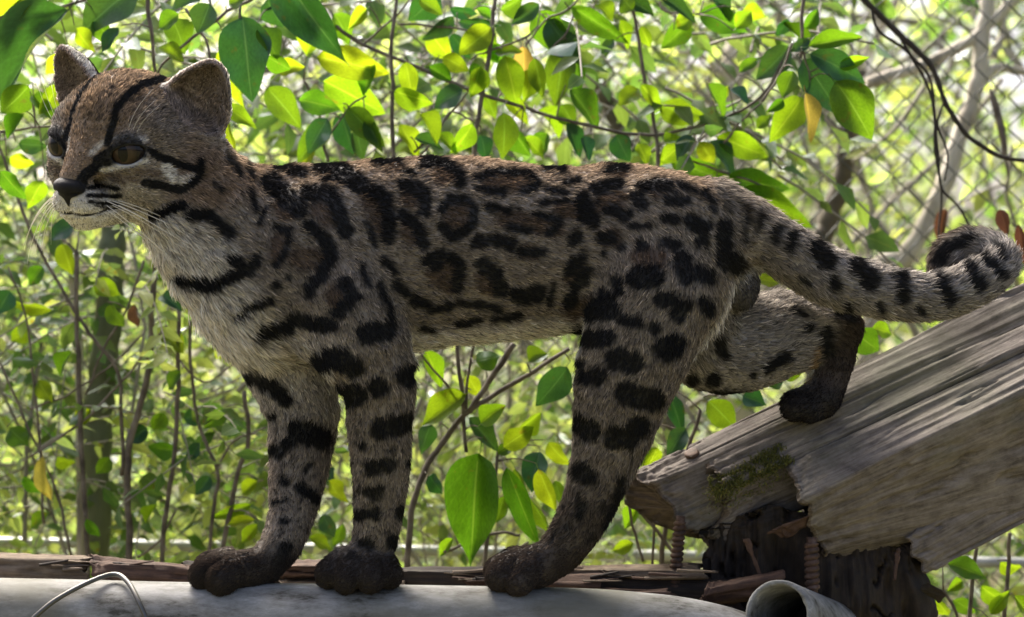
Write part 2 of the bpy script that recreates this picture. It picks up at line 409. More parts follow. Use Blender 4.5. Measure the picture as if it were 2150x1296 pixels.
shrub('leafy_shrub', 'thin stemmed shrub with drooping leaves above the cat\'s hips', 'shrub',
 [([(1090,222),(1150,242),(1230,262),(1340,283),(1440,272),(1540,240),(1610,190),(1642,130)],4.0,3.0),([(1318,-40),(1326,20),(1336,60),(1356,170),(1380,300),(1384,420),(1390,700)],3.2,5),([(1520,300),(1560,250),(1600,215)],2.6,2),([(1240,-40),(1200,15),(1150,40),(1105,95)],3,2),([(1400,-40),(1390,20),(1470,30)],2.6,2),([(1460,300),(1490,275),(1530,245)],2.6,2),([(1160,100),(1190,70),(1210,20)],2.4,2),([(1430,330),(1520,360),(1600,390)],3,2.4)],
 [(1200,14,1320,94,44,'g',0,.3),(1148,42,1216,134,66,'b',1),(1180,102,1166,222,66,'g',0),(1210,120,1212,208,34,'g',0),(1118,28,1204,114,64,'g',1),(1196,188,1260,268,54,'y',0),(1382,-14,1462,44,34,'b',0),(1449,43,1388,104,48,'y',0),(1468,28,1568,62,60,'y',1),(1496,-15,1535,40,40,'b',0),
  (1340,186,1298,216,42,'y',1),(1345,178,1390,232,34,'y',0),(1383,224,1480,252,52,'y',1),(1484,176,1527,246,38,'g',0),(1534,186,1572,214,28,'b',0),(1553,152,1598,116,26,'y',1),(1656,98,1588,168,60,'b',0),(1503,288,1620,332,54,'y',1),(1488,298,1547,368,44,'b',0),
  (1408,340,1545,388,56,'g',0,.3),(1522,374,1660,402,60,'g',1,.3),(1558,394,1704,482,62,'y',1,.3),(1292,284,1318,340,46,'b',1),(1188,258,1222,330,36,'b',0),(1224,285,1240,335,28,'g',0),(1452,286,1420,335,34,'b',0),(1440,290,1382,350,46,'y',1),(1468,298,1500,345,38,'y',0),(1300,42,1322,104,30,'y'),(1345,55,1366,102,26,'y'),(1290,84,1258,112,26,'g'),(1310,-5,1372,30,44,'g'),(1330,20,1300,-10,40,'g'),
  (1130,230,1180,290,40,'y'),(1120,150,1100,215,40,'y'),(1255,10,1290,40,36,'y'),(1420,60,1460,30,36,'y'),(1545,60,1580,20,40,'y'),(1560,20,1610,40,34,'y'),(1505,215,1530,180,26,'y'),(1180,220,1205,270,44,'g'),(1150,280,1130,330,36,'g'),(1340,300,1360,345,30,'y'),(1395,300,1430,285,28,'y'),(1590,270,1620,240,26,'g')], 700, anchor=(1384,1000))
shrub('leafy_sprig', 'sprig of broad leaves with one dark bluish leaf beside the bare vine', 'branch',
 [([(1690,-50),(1684,40),(1682,100),(1680,125)],4.5,3),([(1600,215),(1640,150),(1660,95)],3,2.4),([(1680,100),(1700,160),(1690,200)],2.4,2)],
 [(1697,98,1814,74,40,'y',0),(1700,114,1824,170,60,'g',1),(1683,128,1768,238,80,'b',1,.1),(1752,172,1836,292,90,'y',1,.15),(1682,203,1622,294,64,'y',1),(1690,194,1708,298,36,'d',0),(1700,84,1660,108,28,'b',1),(1665,150,1640,205,44,'g',0),(1700,100,1640,40,30,'y'),(1655,40,1630,80,26,'b'),(1690,60,1720,20,30,'g'),(1645,210,1610,235,24,'g'),(1760,140,1830,120,26,'y')], 560, anchor=(1690,-50))
shrub('broad_leaved_seedling', 'seedling with one large drooping dark green leaf between the cat\'s legs', 'plant',
 [([(1195,732),(1120,780),(1050,822),(975,872),(930,930),(890,990),(868,1060),(850,1240)],4.5,7),([(1080,722),(1035,790),(985,866)],6.5,6),([(955,700),(968,800),(978,950)],4.5,4),([(1045,950),(1030,1080),(1010,1240)],3.5,5),([(930,1160),(1040,1120),(1090,1125)],3.5,3),([(1010,1200),(1070,1160),(1110,1140)],3.5,3),([(1000,690),(985,780),(978,860)],3,3),([(880,740),(930,800),(975,860)],2.5,2.5)],
 [(1008,952,978,1196,108,'g',2,.1),(1062,980,1126,1154,50,'g',1,.2),(1082,985,1156,1134,36,'g',3,.5),(1132,948,1108,1030,52,'b',1),(978,828,878,892,56,'y',0),(983,878,1050,948,42,'b',0),(1130,985,1165,1078,42,'y',0),(1058,940,1122,898,50,'y',1),(1010,890,1058,850,46,'y',0),(1190,770,1128,856,66,'b',1),(892,735,930,815,40,'y',0),(978,788,1010,836,34,'y',1),(1046,955,1080,935,26,'g',0),
  (1090,900,1140,870,40,'y'),(905,890,880,960,36,'b'),(1150,930,1190,980,36,'y'),(1000,760,1050,740,40,'y'),(1110,760,1150,740,40,'y'),(900,1000,940,1040,30,'b'),(1060,1040,1040,1100,30,'g'),(950,1130,920,1170,24,'y'),(1165,1010,1180,1060,26,'g')], 460, anchor=(868,1400))
shrub('thicket', 'tangle of bare brown stems with small leaves left of the forelegs', 'shrub',
 [([(-20,250),(30,400),(60,478),(120,592),(190,702),(245,776),(253,880),(256,1000)],3.1,4.3),([(330,540),(318,650),(310,790),(272,920),(268,1000),(275,1250)],6.6,7.4),([(302,545),(270,640),(225,720),(180,830)],3.1,2.3),([(398,670),(400,760),(415,880),(456,990),(450,1060),(428,1250)],3.5,4.3),([(512,820),(520,925),(488,1035),(455,1250)],4.7,5.5),([(375,640),(370,900),(345,1100),(335,1250)],4.7,5.5),([(350,680),(290,760),(240,815),(180,880),(60,960)],2.7,2.3),([(160,530),(165,800),(175,1000),(185,1250)],4.7,6.2),([(60,860),(140,830),(230,770),(300,700)],2.3,2.0),([(340,700),(420,800),(500,760)],2.3,1.7),([(455,985),(500,920),(560,900)],2.3,1.6),([(290,1170),(340,1130),(370,1070)],2.7,2.3),([(0,760),(60,900),(120,1040),(150,1170)],2.3,3.1),([(20,560),(60,700),(80,900),(90,1100)],2.0,3.1)],
 [(112,650,12,634,24,'y',3),(160,468,95,500,44,'g',1),(130,512,150,580,42,'y',0),(528,1058,440,1090,30,'y',0),(535,1092,470,1102,20,'y',3),(540,1100,505,1142,30,'y',0),(372,945,308,940,40,'y',0),(345,868,320,905,36,'g',1),(385,880,440,870,40,'b',1),(310,900,260,930,36,'b'),(60,690,20,720,36,'y'),(20,610,-10,660,50,'b'),(90,560,60,600,36,'g'),(200,590,250,620,40,'y'),(230,640,260,690,36,'y'),(340,620,380,650,36,'b'),(345,700,385,740,34,'y'),(470,860,430,900,34,'g'),(510,880,480,930,30,'b'),(420,930,390,970,30,'b'),(120,960,160,980,30,'y'),(80,800,110,840,30,'y'),(150,740,120,790,32,'g'),(50,1000,90,1040,30,'g'),(20,900,60,930,36,'y'),(380,780,350,820,30,'y'),(300,1000,340,1020,30,'g'),(440,1000,410,1040,34,'b'),(360,540,330,590,30,'y'),(190,860,150,900,34,'y'),(230,960,200,1000,30,'g'),(490,700,450,760,40,'y'),(540,1010,500,1040,30,'y'),(100,1080,60,1110,30,'y'),(180,1090,210,1130,24,'y'),(90,960,105,1060,34,'d',3),(330,1060,300,1100,26,'y'),(600,1130,640,1100,30,'y'),(680,1080,700,1130,34,'g'),(700,980,690,1030,26,'b'),(690,1010,720,1060,34,'y'),(650,1130,700,1150,26,'y'),(720,1100,700,1150,26,'g')], 760, anchor=(275,1400))
shrub('leafy_sapling', 'sapling leaves showing under the lifted hind leg', 'shrub',
 [([(1470,860),(1440,960),(1400,1080),(1380,1300)],4,6),([(1500,830),(1560,800),(1640,760)],3,2),([(1300,1020),(1350,1080),(1420,1170)],4,4),([(1310,1030),(1330,1110),(1350,1180)],3,3),([(1370,1020),(1372,1100),(1370,1200)],3,3)],
 [(1485,842,1550,905,58,'y',1,.1),(1405,828,1434,912,38,'g',0),(1640,790,1690,770,40,'g'),(1600,800,1650,800,40,'g'),(1560,830,1610,850,40,'b'),(1440,900,1400,960,40,'g'),(1360,900,1340,980,36,'y'),(1790,700,1850,740,60,'g',1),(1830,690,1880,700,36,'y'),(1380,940,1360,1000,40,'y'),(1340,1060,1310,1110,34,'y'),(1380,1060,1420,1100,34,'g'),(1330,1140,1280,1160,28,'y'),(1570,560,1620,570,34,'y'),(1590,590,1640,590,30,'y')], 480, anchor=(1380,1400))
shrub('leafy_weed', 'low weed with one broad light leaf under the timber at lower right', 'plant',
 [([(2050,1150),(2040,1230),(2035,1400)],4,5),([(2120,1120),(2115,1210),(2100,1400)],4,5),([(1980,1240),(2010,1300),(2020,1400)],3,4)],
 [(1990,1185,2075,1208,42,'y',1),(2060,1230,2110,1270,36,'y'),(2000,1260,2050,1290,34,'g'),(2100,1180,2150,1200,30,'y'),(1970,1260,1990,1300,30,'y'),(2080,1290,2120,1240,30,'y'),(2130,1250,2160,1290,36,'g'),(2020,1220,1990,1240,26,'y')], 420, anchor=(2040,1420))
# ------------------------------------------------------------------ trunks, vines and the far undergrowth
def bark_mat(name, stops, scale=18.0, rough=0.85, bump=0.5):
    m, nt, out = new_mat(name)
    tc = nd(nt, 'ShaderNodeTexCoord'); mp = nd(nt, 'ShaderNodeMapping'); mp.inputs['Scale'].default_value = (1, 1, 0.3); nt.links.new(tc.outputs['Object'], mp.inputs[0])
    n1 = nd(nt, 'ShaderNodeTexNoise', Scale=scale, Detail=8.0, Roughness=0.65); nt.links.new(mp.outputs[0], n1.inputs['Vector'])
    r = ramp(nt, stops, n1.outputs[0]); bs = nd(nt, 'ShaderNodeBsdfPrincipled', Roughness=rough)
    bp = nd(nt, 'ShaderNodeBump', Strength=bump, Distance=0.004); nt.links.new(n1.outputs[0], bp.inputs['Height'])
    nt.links.new(r.outputs[0], bs.inputs['Base Color']); nt.links.new(bp.outputs[0], bs.inputs['Normal']); nt.links.new(bs.outputs[0], out.inputs[0])
    return m
m_pale = bark_mat('pale_bark', [(0.34, (0.14, 0.12, 0.09)), (0.48, (0.42, 0.37, 0.30)), (0.72, (0.66, 0.61, 0.53))])
m_dark = bark_mat('dark_bark', [(0.3, (0.03, 0.024, 0.016)), (0.55, (0.09, 0.072, 0.05)), (0.8, (0.17, 0.15, 0.10))])
m_green = bark_mat('mossy_bamboo', [(0.3, (0.06, 0.072, 0.035)), (0.55, (0.12, 0.14, 0.075)), (0.8, (0.24, 0.26, 0.17))], 10.0, 0.6, 0.2)
m_twig = bark_mat('grey_twig', [(0.3, (0.16, 0.145, 0.115)), (0.6, (0.30, 0.27, 0.22)), (0.8, (0.45, 0.42, 0.36))], 30.0)
m_vine = bark_mat('vine_bark', [(0.3, (0.018, 0.014, 0.010)), (0.7, (0.05, 0.04, 0.03))], 40.0)
FAR_MAT = {'y': leaf_material('thicket_yellow_green', (0.19, 0.23, 0.085), (0.48, 0.62, 0.12), 0.03, 0.5, tmix=0.6), 'g': leaf_material('thicket_green', (0.06, 0.10, 0.035), (0.19, 0.33, 0.04), 0.03, 0.5, tmix=0.45)}
def foliage_mesh(name, centres, sizes, dirs, norms, mat, stretch=0.46):
    """many simple pointed leaves (6 vertices, 4 triangles as 2 quads each) in one mesh"""
    n = len(centres); x = dirs / np.linalg.norm(dirs, axis=1)[:, None]
    nn = norms - x * (norms * x).sum(1)[:, None]; nn /= np.linalg.norm(nn, axis=1)[:, None] + 1e-9; y = np.cross(nn, x)
    s = sizes[:, None]; w = stretch * s * (0.8 + 0.4 * rng.random((n, 1)))
    p0 = centres; mid1 = centres + x * s * 0.38; mid2 = centres + x * s * 0.7 - nn * s * 0.05; tip = centres + x * s - nn * s * 0.16
    fold = nn * s * 0.07
    V = np.stack([p0, mid1 + y * w * 0.5 + fold, mid1 - y * w * 0.5 + fold, mid1 - nn * s * 0.01, mid2 + y * w * 0.36, mid2 - y * w * 0.36, mid2 - nn * s * 0.02, tip], 1).reshape(-1, 3)
    b = (np.arange(n) * 8)[:, None]
    tri = np.concatenate([b + np.array([0, 3, 1]), b + np.array([0, 2, 3]), b + np.array([4, 6, 7]), b + np.array([6, 5, 7]),
                          b + np.array([1, 3, 6]), b + np.array([1, 6, 4]), b + np.array([3, 2, 5]), b + np.array([3, 5, 6])])
    me = mesh_from(name, V, tri.astype(np.int32), mat)
    uvl = me.uv_layers.new(name='leaf'); li = np.empty(len(me.loops), dtype=np.int32); me.loops.foreach_get('vertex_index', li)
    U = np.tile(np.array([[0, .5], [.38, 1], [.38, 0], [.38, .5], [.7, 1], [.7, 0], [.7, .5], [1, .5]]), (n, 1))
    uvl.data.foreach_set('uv', U[li].astype(np.float32).ravel())
    return me
def sprays(n_spray, sample, size, per=(7, 13), spread=0.5, seed=1):
    """leaves in sprays along short arching twigs; sample() gives a start point (world metres)"""
    r = np.random.default_rng(seed); C, D, N, Z = [], [], [], []; tw = []
    for i in range(n_spray):
        s = sample(r)
        if s is None: continue
        L = size * r.uniform(3.0, 6.5); az = r.uniform(0, 2 * np.pi); el = r.uniform(-0.6, 0.9)
        d = np.array([np.cos(az) * np.cos(el), np.sin(az) * np.cos(el), np.sin(el)])
        m = r.integers(*per); ts = np.linspace(0.1, 1, m)
        pts = s + np.outer(ts, d) * L + np.outer(ts ** 2, [0, 0, -0.35 * L]); C.append(pts)
        side = np.cross(d, [0, 0, 1.0]); side /= np.linalg.norm(side) + 1e-9
        sg = np.where(np.arange(m) % 2, 1, -1)[:, None]
        D.append(d * 0.6 + side * sg * 0.9 + np.array([0, 0, -0.45]) + r.normal(0, 0.35, (m, 3)))
        N.append(np.array([0, -0.35, 0.8]) + r.normal(0, 0.5, (m, 3))); Z.append(size * r.uniform(0.55, 1.25, m))
        q = np.vstack([s, pts[::3], pts[-1:]]); tw.append(q)
    return np.vstack(C), np.concatenate(Z), np.vstack(D), np.vstack(N), tw
def twig_mesh(name, tw, rad, mat):
    return mesh_from(name, *join_arrays([tube_arrays(q, np.linspace(rad, rad * 0.5, len(q)), 4, caps=False) for q in tw]), mat)

def layer(name, label, cat_, n_spray, y0, y1, size, tone, xr, zr, seed, clump=1.2, thr=-0.15, twigs=True):
    rs = np.random.default_rng(seed + 500); m = n_spray * 5
    yy = rs.uniform(y0, y1, m); k = (DPX * S + yy) / (DPX * S)
    pp_ = np.stack([rs.uniform(*xr, m) * k, yy, CAMZ + rs.uniform(*zr, m) * k], 1)
    low = pp_[:, 2] < 0.03; pp_[low, 2] = rs.uniform(0.03, 0.25, low.sum())
    pp_ = pp_[fbm(pp_ / clump + seed * 3.7, 2) > thr][:n_spray]
    it_ = iter(pp_)
    def sample(r): return next(it_, None)
    C, Z, D, N, tw = sprays(n_spray, sample, size, seed=seed)
    root = empty(name, (0, (y0 + y1) / 2, 0)); tag(root, label, cat_, kind='stuff')
    o = obj('leaves', foliage_mesh('leaves', C, Z, D, N, FAR_MAT[tone]), root); o['kind'] = 'stuff'
    if twigs:
        t = obj('twigs', twig_mesh('twigs', tw, size * 0.045, m_twig), root); t['kind'] = 'stuff'
    return root
WX = 0.50
layer('undergrowth', 'bright leafy undergrowth just behind the wire fence', 'undergrowth', 540, 0.85, 1.9, 0.045, 'y', (-0.9, 0.9), (-0.32, 0.30), 1, 0.35, -0.05)
layer('undergrowth', 'darker green undergrowth among the bright leaves behind the fence', 'undergrowth', 420, 0.85, 2.2, 0.045, 'g', (-0.9, 0.9), (-0.32, 0.30), 2, 0.35, 0.0)
layer('far_thicket', 'sunlit yellow green thicket a few metres behind the fence', 'thicket', 2000, 2.4, 6.0, 0.065, 'y', (-1.2, 1.2), (-0.33, 0.30), 3, 0.9, -0.10)
layer('far_thicket', 'darker green thicket a few metres behind the fence', 'thicket', 1350, 2.4, 6.0, 0.065, 'g', (-1.2, 1.2), (-0.33, 0.30), 4, 0.9, 0.0)
layer('far_wood', 'pale sunlit wood closing the view far behind the fence', 'wood', 6000, 6.5, 16.0, 0.13, 'y', (-1.4, 1.4), (-0.30, 0.42), 5, 2.2, -0.25, twigs=False)
layer('far_wood', 'deep green wood far behind the fence', 'wood', 3200, 7.0, 18.0, 0.14, 'g', (-1.4, 1.4), (-0.30, 0.42), 6, 2.2, -0.1, twigs=False)

layer('climber', 'small leaved climber tangled in the fence left of the cat', 'climber', 260, 0.34, 0.72, 0.026, 'y', (-0.80, -0.20), (-0.24, 0.06), 8, 0.12, -0.1)
layer('climber', 'darker small leaved climber low on the fence left of the cat', 'climber', 180, 0.34, 0.72, 0.028, 'g', (-0.80, -0.12), (-0.24, 0.05), 9, 0.12, 0.0)
layer('climber', 'small leaves growing up the fence between and behind the cat\'s legs', 'climber', 70, 0.40, 0.75, 0.026, 'y', (-0.18, 0.16), (-0.24, -0.03), 10, 0.12, 0.0)
layer('climber', 'leafy climber mixed into the shrubs above the cat\'s back', 'climber', 190, 0.34, 0.80, 0.040, 'g', (-0.85, 0.26), (0.10, 0.30), 12, 0.15, 0.05)

layer('climber', 'leafy climber on the fence beyond the right end of the timber', 'climber', 130, 0.45, 0.80, 0.040, 'g', (0.50, 0.90), (-0.28, 0.28), 13, 0.15, -0.1)
def tangle(name, label, n, xr, zr, yr, seed, rad=0.0016):
    r = np.random.default_rng(seed); tw = []
    for i in range(n):
        y = r.uniform(*yr); k = (DPX * S + y) / (DPX * S); p = np.array([r.uniform(*xr) * k, y, CAMZ + r.uniform(*zr) * k])
        a = r.normal(0, 0.55); L = r.uniform(0.15, 0.5) * k; d = np.array([math.sin(a), r.normal(0, 0.2), math.cos(a)]); m = 7
        q = p + np.outer(np.linspace(-0.5, 0.5, m), d) * L + np.cumsum(r.normal(0, 0.012, (m, 3)), 0) * k
        tw.append(tube_arrays(q, np.linspace(1, 0.5, m) * rad * r.uniform(0.6, 1.8) * k, 5, caps=False))
    root = empty(name, (0, sum(yr) / 2, 0)); tag(root, label, 'twigs', kind='stuff')
    v, f = join_arrays(tw); o = obj('twigs', mesh_from('twigs', v, f, m_twig), root); o['kind'] = 'stuff'
tangle('twig_tangle', 'tangle of bare grey twigs in the undergrowth behind the cat\'s legs and head', 110, (-WX, 0.1), (-0.25, 0.12), (0.45, 1.6), 41, 0.0012)
tangle('twig_tangle', 'bare pale twigs in the blurred wood above the cat\'s back', 90, (-0.2, WX), (-0.02, 0.28), (1.0, 3.5), 42, 0.0022)

def trunk_thing(name, label, paths, mat, d0, cat_='tree', crown=None, sides=14):
    base = paths[0][0][-1]
    root = empty(name, P(base[0], base[1], d0)); tag(root, label, cat_)
    for i, (pts, r0, r1) in enumerate(paths):
        q = spline(np.array([W(x[0], x[1], d0 + (x[2] if len(x) > 2 else 0)) for x in pts]), len(pts) * 7)
        q = q + np.stack([fbm(q / 120.0 + 3, 2), fbm(q / 120.0 + 9, 2), fbm(q / 120.0 + 19, 2)], 1) * 10
        v, f = tube_arrays(world(q), np.linspace(r0, r1, len(q)) * S * kd(d0) * (1 + 0.10 * np.sin(np.arange(len(q)) * 1.7)), sides, wob=0.10)
        nm = 'trunk' if i == 0 else 'limb'
        obj(nm, mesh_from(nm, v, f, mat), root)
    if crown is not None:
        cx, cy, cd, rx, ry, n, tone, size = crown
        c = P(cx, cy, cd)
        def smp(r):
            v = r.normal(0, 1, 3); v /= np.linalg.norm(v); return c + v * r.uniform(0.25, 1.0) * np.array([rx, rx, ry])
        C, Z, D, N, tw = sprays(n, smp, size, seed=int(cx) % 97)
        o = obj('crown', foliage_mesh('crown', C, Z, D, N, LEAF_MAT[tone]), root); o['kind'] = 'stuff'
    return root
trunk_thing('pale_tree', 'slender tree with smooth pale bark leaning behind the fence at right', [([(2078,-120),(2072,0),(2064,90),(2046,180),(2002,330),(1960,440),(1895,545),(1830,640),(1780,1500)],14,22),
   ([(2200,-60),(2120,10),(2050,80),(1950,132),(1880,158),(1820,176)],10,14),([(2046,180),(2090,140),(2150,148),(2230,170)],12,7),([(2085,120),(2105,70),(2110,0)],9,6),([(1985,110),(1930,200),(1860,290),(1790,340)],6,4)], m_pale, 2300,
   crown=(2100, -1500, 2500, 0.75, 0.5, 130, 'g', 0.06))
trunk_thing('dark_trunk', 'short dark mossy trunk standing behind the sprig right of the cat', [([(1800,150),(1782,270),(1768,380),(1735,480),(1715,600),(1700,1500)],17,24),([(1782,270),(1740,200),(1735,120)],8,5)], m_dark, 2500)
trunk_thing('leaning_trunk', 'grey broken trunk leaning behind the shrub above the cat\'s back', [([(1225,120),(1255,170),(1290,250),(1320,340),(1400,700),(1420,1500)],15,22)], m_dark, 2700)
trunk_thing('grey_tree', 'grey brown trunk with thin side limbs in the blurred background', [([(1560,40),(1545,110),(1530,200),(1540,330),(1550,700),(1560,1600)],22,34),([(1540,190),(1480,120),(1420,110)],9,5),([(1535,200),(1600,120),(1700,20)],10,6),([(1530,240),(1470,190),(1440,120)],8,4)], m_pale, 3800)
trunk_thing('bamboo_stem', 'thick mossy green upright stem with leaf sheaths left of the cat\'s chest', [([(240,210),(236,380),(235,520),(228,640),(215,800),(200,1000),(192,1500)],24,33)], m_green, 1250, 'bamboo')
trunk_thing('thin_pole', 'thin grey pole standing in the thicket at far left', [([(150,560),(155,660),(165,830),(170,1500)],7,8)], m_pale, 1150, 'pole', sides=8)
trunk_thing('bare_vine', 'black leafless vine hanging in a loop across the fence at upper right', [([(1790,-60),(1816,0),(1880,62),(1955,135),(1990,222),(2038,290),(2098,326),(2180,336)],6.5,4.5),
   ([(1828,10),(1842,58),(1898,98),(1952,160),(1962,240),(1970,320),(1978,395),(2008,430),(2040,482)],3.5,2.5),([(1890,75),(1935,150),(1955,200),(1962,260),(1965,330),(1977,398),(1972,470),(1965,560)],3.2,2.4),([(1985,205),(1968,260),(1990,320),(1985,380)],2.5,2)], m_vine, 900, 'vine', sides=7)
# brown dead leaves and a long pod caught on the wire
caught = empty('hanging_pod', P(2080, 185, 1380)); tag(caught, 'long thin brown seed pod hanging on the fence wire at far right', 'pod')
q = spline(np.array([W(2078, 185, 1380), W(2092, 230, 1375), W(2108, 300, 1370), W(2116, 372, 1372)]), 14)
v, f = tube_arrays(world(q), np.interp(np.linspace(0, 1, 14), [0, .2, .6, 1], [2, 8, 8, 1]) * S * 1.4, 8); obj('pod', mesh_from('pod', v, f, m_stem), caught)
for i, (bx, by, tx, ty, w, dd, lab) in enumerate([(2100,440,2114,496,26,700,'brown curled dead leaf hanging just above the tail curl'), (2138,470,2150,560,20,680,'dark narrow dead leaf at the right edge above the tail'), (1988,440,1965,520,22,1330,'thin brown dead leaf dangling from the vine left of the tail curl'), (282,640,288,690,26,700,'small black withered leaf hanging left of the cat\'s chest')]):
    r_ = empty('dead_leaf', P(bx, by, dd)); tag(r_, lab, 'leaf'); place_leaf(r_, (bx, by), (tx, ty), w, 'k', dd, i, 0.5)
# ------------------------------------------------------------------ pipe, wire, weathered timber
m_pipe, nt, out = new_mat('old_galvanised_pipe')
tc = nd(nt, 'ShaderNodeTexCoord'); mp = nd(nt, 'ShaderNodeMapping'); mp.inputs['Scale'].default_value = (0.35, 1, 1); nt.links.new(tc.outputs['Object'], mp.inputs[0])
n1 = nd(nt, 'ShaderNodeTexNoise', Scale=46.0, Detail=10.0, Roughness=0.74); nt.links.new(mp.outputs[0], n1.inputs['Vector'])
n2 = nd(nt, 'ShaderNodeTexNoise', Scale=9.0, Detail=6.0); nt.links.new(tc.outputs['Object'], n2.inputs['Vector'])
r1 = ramp(nt, [(0.38, (0.05, 0.046, 0.036)), (0.44, (0.15, 0.146, 0.134)), (0.52, (0.235, 0.233, 0.223)), (0.59, (0.30, 0.297, 0.287)), (0.65, (0.44, 0.435, 0.42))], n1.outputs[0])
r2 = ramp(nt, [(0.48, (0, 0, 0)), (0.66, (0.85, 0.85, 0.85))], n2.outputs[0])
mx = nd(nt, 'ShaderNodeMix', _data_type='RGBA'); nt.links.new(r2.outputs[0], mx.inputs[0]); nt.links.new(r1.outputs[0], mx.inputs[6]); mx.inputs[7].default_value = (0.12, 0.115, 0.085, 1)
bs = nd(nt, 'ShaderNodeBsdfPrincipled', Roughness=0.75, Metallic=0.0); nt.links.new(mx.outputs[2], bs.inputs['Base Color'])
bp = nd(nt, 'ShaderNodeBump', Strength=0.4, Distance=0.0012); nt.links.new(n1.outputs[0], bp.inputs['Height']); nt.links.new(bp.outputs[0], bs.inputs['Normal']); nt.links.new(bs.outputs[0], out.inputs[0])
PIPE_R, PIPE_D = 84.0, -62.0
pp = [(-1500, 1206), (-700, 1212), (0, 1218), (400, 1227), (830, 1232), (1200, 1239), (1340, 1248), (1450, 1262), (1545, 1288), (1640, 1335), (1720, 1420), (1760, 1520)]
q = spline(np.array([W(x, y, PIPE_D) - np.array([0, 0, PIPE_R - 3]) for x, y in pp]), 110)
v, f = tube_arrays(world(q), PIPE_R * S, 40)
tag(obj('metal_pipe', mesh_from('metal_pipe', v, f, m_pipe), loc=tuple(P(800, 1310, PIPE_D))), 'thick grey galvanised pipe the cat stands on, bending down at right', 'pipe')
# hollow pipe end
def hollow(a, axis, r, t, length):
    axis = np.array(axis, float); axis /= np.linalg.norm(axis); n = 36
    prof = [(length, r - t), (30, r - t), (4, r - t), (0, r - t + 3), (0, r - 3), (4, r), (40, r), (length, r)]
    u = np.cross(axis, [0, 0, 1.0]); u /= np.linalg.norm(u); w = np.cross(axis, u)
    ang = np.linspace(0, 2 * np.pi, n, endpoint=False); V, F = [], []
    for i, (s_, rr) in enumerate(prof):
        for k, t_ in enumerate(ang):
            j = 1.5 * vnoise(np.array([k * 0.7, i * 1.0, 3.0])) * (1 if s_ < 40 else 0)
            V.append(a + axis * (s_ + j) + (np.cos(t_) * u + np.sin(t_) * w) * (rr + 0.8 * j))
    for i in range(len(prof) - 1):
        for k in range(n): F.append((i * n + k, i * n + (k + 1) % n, (i + 1) * n + (k + 1) % n, (i + 1) * n + k))
    F.append(tuple(range(n)))
    return np.array(V), F
v, f = hollow(W(1632, 1290, -120), (0.52, 0.80, -0.30), 71, 11, 420)
tag(obj('open_pipe', mesh_from('open_pipe', world(v), f, m_pipe), loc=tuple(P(1632, 1290, -120))), 'short pipe with a dark open mouth facing the viewer under the timber', 'pipe')
# bent wire over the pipe
m_wire, nt, out = new_mat('bent_wire_steel')
bs = nd(nt, 'ShaderNodeBsdfPrincipled', Roughness=0.4, Metallic=0.7); bs.inputs['Base Color'].default_value = (0.13, 0.125, 0.115, 1); nt.links.new(bs.outputs[0], out.inputs[0])
q = spline(np.array([W(40, 1330, -158), W(75, 1294, -158), (W(120, 1258, -140)), W(190, 1221, -104), W(240, 1206, -70), W(268, 1222, -98), W(292, 1264, -142), W(315, 1320, -158)]), 50)
v, f = tube_arrays(world(q), 5.2 * S, 9)
tag(obj('bent_wire', mesh_from('bent_wire', v, f, m_wire), loc=tuple(P(240, 1210, -70))), 'stiff grey wire bent in an arch over the pipe at lower left', 'wire')

# weathered wood with real grooves
def wood_mat(name, stops, moss=0.0, scale=1.0, axis=(1, 0, 0)):
    m, nt, out = new_mat(name)
    at = nd(nt, 'ShaderNodeAttribute', _attribute_name='grain'); sp = nd(nt, 'ShaderNodeSeparateColor'); nt.links.new(at.outputs['Color'], sp.inputs[0])
    uv = nd(nt, 'ShaderNodeUVMap', _uv_map='wood'); mp = nd(nt, 'ShaderNodeMapping'); mp.inputs['Scale'].default_value = (2.2, 30, 1); nt.links.new(uv.outputs[0], mp.inputs[0])
    n1 = nd(nt, 'ShaderNodeTexNoise', Scale=6.0, Detail=9.0, Roughness=0.7); nt.links.new(mp.outputs[0], n1.inputs['Vector'])
    tc = nd(nt, 'ShaderNodeTexCoord'); n2 = nd(nt, 'ShaderNodeTexNoise', Scale=55.0, Detail=8.0, Roughness=0.72); nt.links.new(tc.outputs['Object'], n2.inputs['Vector'])
    a = nd(nt, 'ShaderNodeMath', _operation='MULTIPLY_ADD'); nt.links.new(n2.outputs[0], a.inputs[0]); a.inputs[1].default_value = 0.75; nt.links.new(n1.outputs[0], a.inputs[2])
    sc = nd(nt, 'ShaderNodeMath', _operation='MULTIPLY'); nt.links.new(a.outputs[0], sc.inputs[0]); sc.inputs[1].default_value = 0.575
    r = ramp(nt, stops, sc.outputs[0])
    cur = r.outputs[0]
    # algae and lichen bloom in patches of their own shape
    n3 = nd(nt, 'ShaderNodeTexNoise', Scale=7.0, Detail=6.0, Roughness=0.6); nt.links.new(tc.outputs['Object'], n3.inputs['Vector'])
    rm = ramp(nt, [(0.52, (0, 0, 0)), (0.72, (moss, moss, moss))], n3.outputs[0])
    mx = nd(nt, 'ShaderNodeMix', _data_type='RGBA'); nt.links.new(rm.outputs[0], mx.inputs[0]); nt.links.new(cur, mx.inputs[6]); mx.inputs[7].default_value = (0.13, 0.14, 0.075, 1)
    bs = nd(nt, 'ShaderNodeBsdfPrincipled', Roughness=0.82); nt.links.new(mx.outputs[2], bs.inputs['Base Color'])
    bp = nd(nt, 'ShaderNodeBump', Strength=0.8, Distance=0.0012); nt.links.new(a.outputs[0], bp.inputs['Height']); nt.links.new(bp.outputs[0], bs.inputs['Normal']); nt.links.new(bs.outputs[0], out.inputs[0])
    return m
